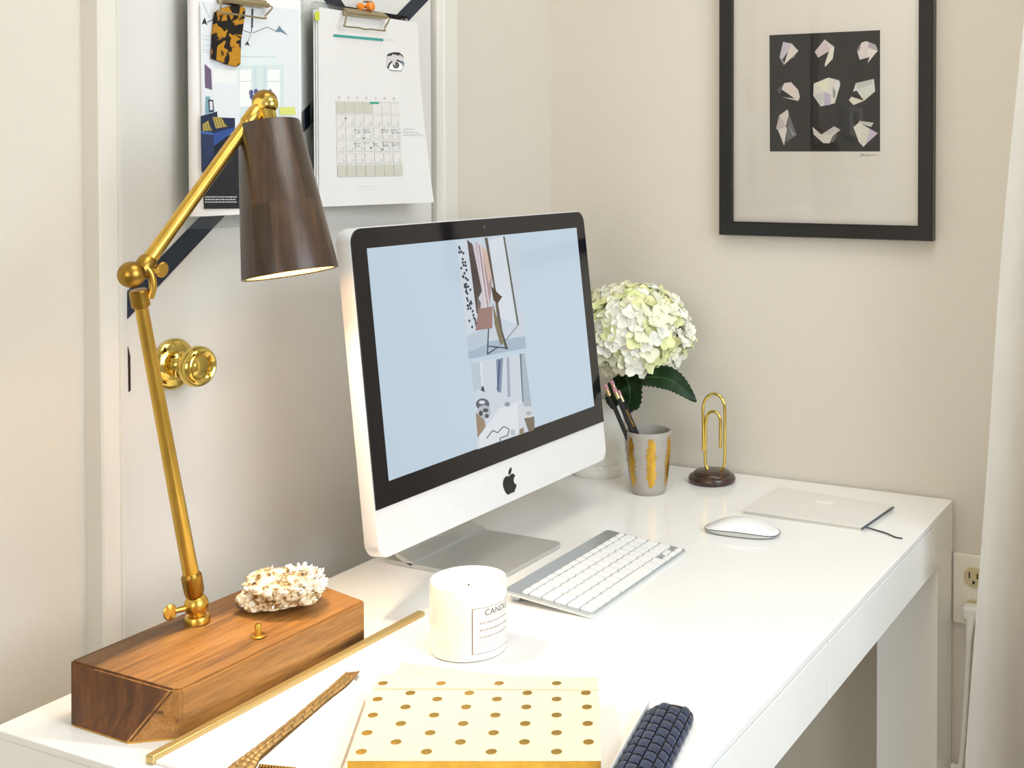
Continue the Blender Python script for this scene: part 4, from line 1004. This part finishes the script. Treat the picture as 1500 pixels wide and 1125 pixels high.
b0 = ball('lower_joint', J0+Vector((0, 0, -.002)), .0128, M['brass'], lamp)
bm = bmesh.new(); K = frame_to((.35, .93, .1), J0+Vector((0, .0045, -.002)), (0, 0, 1))
for i in range(30):
    a = 2*PI*i/30; tube(bm, [K @ Vector((.0126*math.cos(a), .0126*math.sin(a), -.0012)), K @ Vector((.0126*math.cos(a), .0126*math.sin(a), .0012))], .0008, 5)
obj('knurled_ring', bm, M['brassd'], b0)
thumb(J0+Vector((-.004, -.010, -.003)), (-.3, -.95, 0), b0, 1.0)
ax = (J1-J0).normalized()
LT('lower_sleeve', [(.0095, .010), (.0105, .014), (.0108, .032), (.0095, .0335), (.0085, .036)], M['brassd'], lamp, frame_to(ax, J0), 28)
L1 = (J1-J0).length
LT('lower_arm', [(.0085, .03), (.0082, .06), (.0072, L1*.6), (.0066, L1-.022)], M['brass'], lamp, frame_to(ax, J0), 28)
LT('upper_sleeve', [(.0068, L1-.032), (.0092, L1-.030), (.0092, L1-.014), (.0082, L1-.013), (.0082, L1-.0125)], M['brassd'], lamp, frame_to(ax, J0), 28)
elb = J1+Vector((0, -.0055, .004))
b1 = ball('elbow_joint', elb, .0138, M['brassd'], lamp)
pts = [J0+ax*(L1-.022)+Vector((.007, .007, 0)), J0+ax*(L1-.010)+Vector((.0095, .011, 0)), J1+Vector((.009, .011, .004)), J1+Vector((.006, .006, .012))]
TB('bracket', smoothpath(pts, 5), .0040, M['brass'], b1, 10)
thumb(J1+Vector((.006, .009, .006)), (.15, 1, .05), b1, .95, (.2, 0, 1))
ax2 = (J2-J1).normalized(); L2 = (J2-J1).length
LT('elbow_sleeve', [(.0085, .004), (.0100, .010), (.0100, .022), (.0090, .0235), (.0085, .025)], M['brassd'], lamp, frame_to(ax2, J1), 28)
LT('upper_arm', [(.0078, .018), (.0074, .06), (.0072, L2-.020)], M['brass'], lamp, frame_to(ax2, J1), 28)
LT('head_sleeve', [(.0076, L2-.034), (.0088, L2-.032), (.0088, L2-.014), (.006, L2-.008)], M['brass'], lamp, frame_to(ax2, J1), 28)
b2 = ball('head_joint', J2+Vector((-.002, .006, .001)), .0142, M['brassd'], lamp)
ball('head_ball', J2+Vector((.007, .003, -.002)), .0105, M['brassk'], b2, groove=False)
LT('head_fork', [(0, 0), (.006, 0), (.0085, .002), (.0085, .005), (.006, .0075), (0, .0075)], M['brass'], b2, frame_to((.4, -.9, .1), J2+Vector((0, -.002, -.003))), 24)
axS = Vector((.199, -.020, -1)).normalized()
KS = frame_to(axS, J2+Vector((.004, .002, -.002)), (0, 1, 0))
LT('head_neck', [(.0085, .004), (.0095, .008), (.0095, .028)], M['brassk'], lamp, KS, 28)
z1_, z2_ = .022, .196
LT('lamp_shade', [(.012, z1_+.002), (.033, z1_), (.0342, z1_+.0015), (.0530, z2_-.0008), (.0525, z2_), (.0495, z2_), (.0490, z2_-.001), (.0310, z1_+.006), (.012, z1_+.005)], M['shade'], lamp, Matrix(), 72, False, mtx_=KS)
LT('shade_liner', [(.0308, z1_+.0065), (.0488, z2_-.0012), (.0484, z2_-.0012), (.0303, z1_+.007)], M['liner'], lamp, KS, 72, False)
LT('bulb_socket', [(0, .024), (.015, .024), (.015, .053), (.012, .055)], M['plasticw'], lamp, KS, 24)
bulb_c = KS @ Vector((0, 0, .105))
LT('light_bulb', [(.012, .055), (.014, .062), (.021, .075), (.024, .088), (.0225, .100), (.015, .110), (0, .114)], M['bulb'], lamp, KS, 32)
pl = bpy.data.lights.new('lamp_light', 'SPOT'); pl.energy = 6.2; pl.color = (1, .80, .55); pl.shadow_soft_size = .022; pl.spot_size = math.radians(120); pl.spot_blend = .3
po = bpy.data.objects.new('lamp_light', pl); C.objects.link(po); po.parent = lamp
po.matrix_basis = Matrix.Translation(KS @ Vector((0, 0, .122))-lamp.location) @ Vector(axS).to_track_quat('-Z', 'Y').to_matrix().to_4x4()
# switch
q = at(378, 934, 2, zt(-.96)); q.z = zt(q.x)
swt = LT('switch_collar', [(0, 0), (.0088, 0), (.0088, .0010), (.0078, .0016), (0, .0016)], M['gold'], lamp, Matrix.Translation(q), 28)
LT('switch_knob', [(0, .0015), (.0034, .0015), (.0034, .0125), (.0028, .0135), (0, .0135)], M['gold'], swt, Matrix.Translation(q), 20)

# ------------------------------------------------------------------ crystal rock on the lamp base
rkc = Vector((-1.000, 1.046, zt(-1.0)))
rk = thing('crystal_rock', 'rough white quartz crystal cluster resting on the lamp base', 'rock', rkc)
rdir = Vector((.62, .785, 0)).normalized(); rsd = Vector((-rdir.y, rdir.x, 0))
def rockmat():
    m = bpy.data.materials.new('quartz_rock'); nt, b = NT(m); N = nt.nodes.new; L = nt.links.new
    tc = N('ShaderNodeTexCoord'); n = N('ShaderNodeTexNoise'); n.inputs['Scale'].default_value = 110; n.inputs['Detail'].default_value = 6; n.inputs['Roughness'].default_value = .7
    L(tc.outputs['Object'], n.inputs['Vector']); r = N('ShaderNodeValToRGB'); e = r.color_ramp.elements
    for k_ in range(2): e.new(.5)
    for k_, (p, c) in enumerate(((.36, '#2c2119'), (.44, '#9a7338'), (.52, '#e3d3b0'), (.64, '#fbf8f2'))): e[k_].position = p; e[k_].color = srgb(c)
    L(n.outputs['Fac'], r.inputs[0]); L(r.outputs[0], b.inputs['Base Color']); b.inputs['Roughness'].default_value = .45
    bp = N('ShaderNodeBump'); bp.inputs['Distance'].default_value = .002; L(n.outputs['Fac'], bp.inputs['Height']); L(bp.outputs[0], b.inputs['Normal']); return m
bm = bmesh.new(); bmesh.ops.create_icosphere(bm, subdivisions=5, radius=1); surf = []
RM = rockmat()
for v in bm.verts:
    d = v.co.normalized(); r_ = 1.06+.30*noise.noise(d*1.8+Vector((4, 2, 1)))+.10*noise.noise(d*5)+.07*noise.noise(d*13)+.04*noise.noise(d*31)
    x, y, z = d.x*.046*r_, d.y*.026*r_, d.z*.0235*r_
    if z < -.012: z = -.012-(-.012-z)*.3
    if d.x < -.2: z *= 1.08
    p = rkc+rdir*x+rsd*y+Vector((0, 0, z+.0195)); v.co = p
    if d.z > -.35: surf.append((p.copy(), d))
zz_ = min(v.co.z-zt(v.co.x) for v in bm.verts)
for v in bm.verts: v.co.z -= zz_
obj('rock_body', bm, RM, rk)
bm = bmesh.new()
for k in range(230):
    p, d = rr.choice(surf); p = p-Vector((0, 0, zz_))
    if d.x < .1 and rr.random() < .75: continue
    n = (rdir*d.x+rsd*d.y+Vector((0, 0, d.z+.2))+Vector((rr.uniform(-.5, .5), rr.uniform(-.5, .5), rr.uniform(-.3, .6)))).normalized()
    r_ = rr.uniform(.0007, .0017); l_ = rr.uniform(.002, .0058)+(.002 if d.x > .45 else 0)
    lathe(bm, [(r_, -.002), (r_, l_*.7), (0, l_)], 6, frame_to(n, p, (.3, .5, .8)))
cs = obj('crystals', bm, mat('white_quartz', '#fbf8f4', .25, var=.06, vs=200, sub=.2), rk, smooth=False); cs['kind'] = 'stuff'

# ------------------------------------------------------------------ white folder with gold edge
fo = thing('folder', 'large white folder with a slim gold spine lying in front of the lamp', 'folder', (-.80, 1.0, DZ))
fq = [Vector((-.934, .806, 0)), Vector((-.700, .806, 0)), Vector((-.700, 1.211, 0)), Vector((-.930, 1.211, 0))]
FT = .0035
slab('board', fq, DZ, DZ+FT, M['paper'], fo, 0, .0006)
BX('gold_spine', -.9405, -.930, .803, 1.214, DZ, DZ+.0085, mat('pale_gilt', '#c9b27a', .35, .6), fo, .0015)
for o_ in [cn]+[]: o_.location.z += FT        # the candle stands on the folder

# ------------------------------------------------------------------ polka-dot notebook
ZT = DZ+.026
dq = [at(508, 1115, 2, ZT), at(881, 1115, 2, ZT), at(877, 1014, 2, ZT), at(545, 1012, 2, ZT)]
dq2 = [at(877, 1012.5, 2, ZT), at(875, 994, 2, ZT), at(556, 990, 2, ZT), at(546, 1010.5, 2, ZT)]
pk = thing('polka_dot_book', 'cream notebook covered in rows of gold dots, gilt front edge', 'notebook', (sum(p.x for p in dq)/4, sum(p.y for p in dq)/4, DZ+FT))
allq = [dq[0], dq[1], dq2[1], dq2[2]]
slab('back_cover', allq, DZ+FT, DZ+FT+.002, M['cream'], pk, 0, .0004)
slab('gilt_pages', allq, DZ+FT+.002, ZT-.0021, M['gold'], pk, .004, 0)
slab('front_cover', dq, ZT-.002, ZT, M['cream'], pk, 0, .0005); slab('hinge_cover', [dq2[3], dq2[0], dq2[1], dq2[2]], ZT-.0018, ZT+.0002, M['cream'], pk, 0, .0005)
CD = lambda a, b: (320+a/2.586, 880+b/2.588)
dots = {320: (623, 843, 1063, 1281), 350: (727, 950, 1170, 1392), 380: (603, 829, 1055, 1281), 410: (709, 938, 1166, 1396), 441: (585, 817, 1049, 1281), 473: (691, 927, 1162, 1399), 508: (563, 802, 1042, 1281), 543: (673, 917, 1159, 1402), 580: (541, 788, 1034, 1281)}
dm = None
for y_, xs in dots.items():
    for x_ in xs:
        px, py = CD(x_, y_); 
        if y_ == 350: py += 2.5
        p = at(px, py, 2, ZT)
        if dm is None:
            bm = bmesh.new(); lathe(bm, [(0, 0), (.0050, 0), (.0050, .00015), (0, .00018)], 20); dm = bpy.data.meshes.new('gold_dot'); bm.to_mesh(dm); bm.free(); dm.materials.append(M['gold'])
        o = bpy.data.objects.new('gold_dot', dm); C.objects.link(o); o.parent = pk; o.location = p+Vector((0, 0, .0003))-pk.location
# pale envelope under the dotted book
env = thing('envelope', 'thin pale envelope peeking out from under the dotted book towards the candle', 'envelope', (-.80, 1.06, DZ+FT))
eq = [at(589, 971, 2, DZ+FT+.001), at(749, 991.5, 2, DZ+FT+.001), at(700, 1075, 2, DZ+FT+.001), at(530, 1050, 2, DZ+FT+.001)]

slab('envelope_body', eq, DZ+FT, DZ+FT+.0012, M['cream'], env, 0, 0)
slab('flap', [eq[0], eq[1], eq[0].lerp(eq[3], .35).lerp(eq[1].lerp(eq[2], .35), .5)], DZ+FT+.0012, DZ+FT+.0016, M['cream'], env, 0, 0)
for o_ in (pk,): o_.location.z += .0017
# ------------------------------------------------------------------ woven gold pouch (left of the dotted book)
def tile(name, P4, nrm, h, m, parent, n=3):
    """one raised leather strand crossing: P4 corner points, pillowed along nrm"""
    bm = bmesh.new(); g_ = []
    for i in range(n+1):
        u = i/n; rw = []
        for j in range(n+1):
            v = j/n; p = P4[0].lerp(P4[1], u).lerp(P4[3].lerp(P4[2], u), v)
            k_ = (math.sin(PI*min(1, max(0, u*.92+.04)))**.5)*(.25+.75*math.sin(PI*min(1, max(0, v*.9+.05)))**.5)
            rw.append(bm.verts.new(p+Vector(nrm)*h*k_))
        g_.append(rw)
    for i in range(n):
        for j in range(n): bm.faces.new((g_[i][j], g_[i+1][j], g_[i+1][j+1], g_[i][j+1]))
    me = bpy.data.meshes.new(name); bm.to_mesh(me); bm.free()
    o = finish(name, me, m, parent)
    for p in me.polygons: p.use_smooth = True
    return o
ZP = DZ+.009
gw = thing('woven_pouch', 'flat cream zip pouch with braided bronze leather edge, between lamp base and dotted book', 'pouch', (-.85, .9, DZ+FT))
CZ = lambda a, b: (320+a/6.25, 970+b/6.25)
edgeL = [(1292, 84), (1180, 95), (1110, 150), (1000, 250), (870, 355), (700, 500), (500, 660), (330, 790), (220, 870), (100, 960), (20, 1060), (-60, 1180)]
edgeR = [(1290, 86), (1240, 150), (1170, 225), (1060, 310), (950, 400), (800, 530), (600, 690), (470, 800), (385, 880), (360, 935), (290, 1050), (200, 1180)]
PL = smoothpath([at(*CZ(a, b), 2, ZP-.001) for a, b in edgeL], 4); PR = smoothpath([at(*CZ(a, b), 2, ZP) for a, b in edgeR], 4)
bm = bmesh.new(); a_ = []
for i_, (l_, r_) in enumerate(zip(PL, PR)):
    dp_ = Vector((0, 0, .0006+.0039*min(1, i_/7))); a_.append([bm.verts.new(l_-dp_), bm.verts.new(l_), bm.verts.new(l_.lerp(r_, .5)+Vector((0, 0, .0012))), bm.verts.new(r_), bm.verts.new(r_-dp_)])
for p, q in zip(a_, a_[1:]):
    for j in range(5): bm.faces.new((p[j], p[(j+1) % 5], q[(j+1) % 5], q[j]))
bm.faces.new(a_[0]); bm.faces.new(a_[-1])
obj('leather_band', bm, mat('bronze_leather_base', '#8f7044', .5, .2), gw)
N_ = len(PL); idx = 0
steps = 22
for k in range(2, steps):
    t0, t1 = k/steps, (k+.93)/steps
    def pe_(t, s):
        f = t*(N_-1); i = min(N_-2, int(f)); fr = f-i
        return PL[i].lerp(PL[i+1], fr).lerp(PR[i].lerp(PR[i+1], fr), s)+Vector((0, 0, .0008+.0012*math.sin(PI*s)))
    for c in range(3):
        s0, s1 = c/3+.01, (c+1)/3-.01; sh = (.5 if c == 1 else 0)/steps; tw = .32/steps
        if t1+sh+tw > 1: continue
        tile('leather_strand', [pe_(t0+sh, s0), pe_(t0+sh+tw*.6, s1), pe_(t1+sh+tw*.6, s1), pe_(t1+sh, s0)], (0, 0, 1), .0016, M['bronze'], gw)
# cream pouch body filling to the right of the band, down out of view
pb_ = [p.copy() for p in PR[2:]]+[PR[-1]+Vector((.14, .05, 0)), Vector((-.66, .93, ZP)), PR[2]+Vector((.07, .02, 0))]
bm = bmesh.new(); prism(bm, [Vector((p.x, p.y, DZ+FT+.0004)) for p in [PR[4], PR[20], PR[34], at(345, 1170, 2, ZP), at(440, 1175, 2, ZP), at(492, 1140, 2, ZP), at(505, 1105, 2, ZP), at(535, 1020, 2, ZP)]], (0, 0, .0045)); obj('pouch_body', bm, M['paper'], gw, smooth=False)
bm = bmesh.new()
for k in range(12):
    p = at(384+k*4.4, 1121.5+k*.40, 2, ZP); d = Vector((.0007, .0003, 0)); e = Vector((.0025, -.0045, 0))
    prism(bm, [p-d, p+d, p+d+e, p-d+e], (0, 0, .0016))
zt_ = obj('zip_teeth', bm, M['gold'], gw, smooth=False)
zpt = [at(380, 1119, 2, ZP), at(432, 1124, 2, ZP), at(428, 1140, 2, ZP), at(372, 1140, 2, ZP)]
slab('zip_tape', zpt, ZP-.0012, ZP-.0001, mat('zip_tape_brown', '#4b3820', .7), gw, 0, 0)

# ------------------------------------------------------------------ navy woven leather case
nv = thing('woven_case', 'navy woven leather case with rounded end at the bottom of the photo', 'leather case', (-.53, 1.0, DZ))
e1 = at(956, 1037, 2, DZ+.002); e2 = at(1013, 1062, 2, DZ+.002)
f1 = at(906, 1132, 2, DZ+.002); f2 = at(977, 1132, 2, DZ+.002)
axn = ((f1+f2)/2-(e1+e2)/2); axn.z = 0; axn.normalize(); LN = .21
half = (e2-e1); half.z = 0; hwid = half.length/2; sdn = Vector((-axn.y, axn.x, 0)); 
if sdn.dot(half) < 0: sdn = -sdn
ce = (e1+e2)/2; ce.z = DZ+.0005
hwid = abs((e2-e1).dot(sdn))/2
def nvp(t, a, e=0):                           # t along, a angle across the arch 0..pi
    k_ = 1.0-.06*math.exp(-t/.01)
    return ce+axn*t-sdn*(hwid*math.cos(a)*(1+e/hwid))+Vector((0, 0, (.0155*math.sin(a)**.65*k_)*(1+e/.0155)))
bm = bmesh.new(); a_ = []
for t in (0, .003, .05, .1, .15, LN): a_.append([bm.verts.new(nvp(t, PI*j/16, -.0008)) for j in range(17)])
for p, q in zip(a_, a_[1:]):
    for j in range(16): bm.faces.new((p[j], p[j+1], q[j+1], q[j]))
    bm.faces.new((p[0], q[0], q[16], p[16]))
bm.faces.new(a_[0]); bm.faces.new(a_[-1]); obj('case_body', bm, mat('navy_leather_dark', '#151a2a', .5), nv)
nc, nl = 6, 13
for c in range(nc):
    for k in range(nl):
        a0, a1 = PI*(c+.05)/nc, PI*(c+.95)/nc; dt = LN/nl; t0 = k*dt+(.5*dt if c % 2 else 0); t1 = t0+dt*.88
        if t1 > LN: continue
        sk = dt*.22
        P4 = [nvp(t0, a0), nvp(t0+sk, a1), nvp(t1+sk, a1), nvp(t1, a0)]
        nn = (Vector((0, 0, 1))*math.sin((a0+a1)/2)*.9-sdn*math.cos((a0+a1)/2)*.8).normalized()
        tile('leather_strand', P4, nn, .0032, M['navy'], nv)
bm = bmesh.new(); prism(bm, [nvp(-.006, .02)-sdn*.0012+Vector((0, 0, z)) for z in (0, .012)]+[nvp(LN, .02)-sdn*.0012+Vector((0, 0, z)) for z in (.012, 0)], sdn*-.0006); obj('paper_lining', bm, M['paper'], nv, smooth=False)
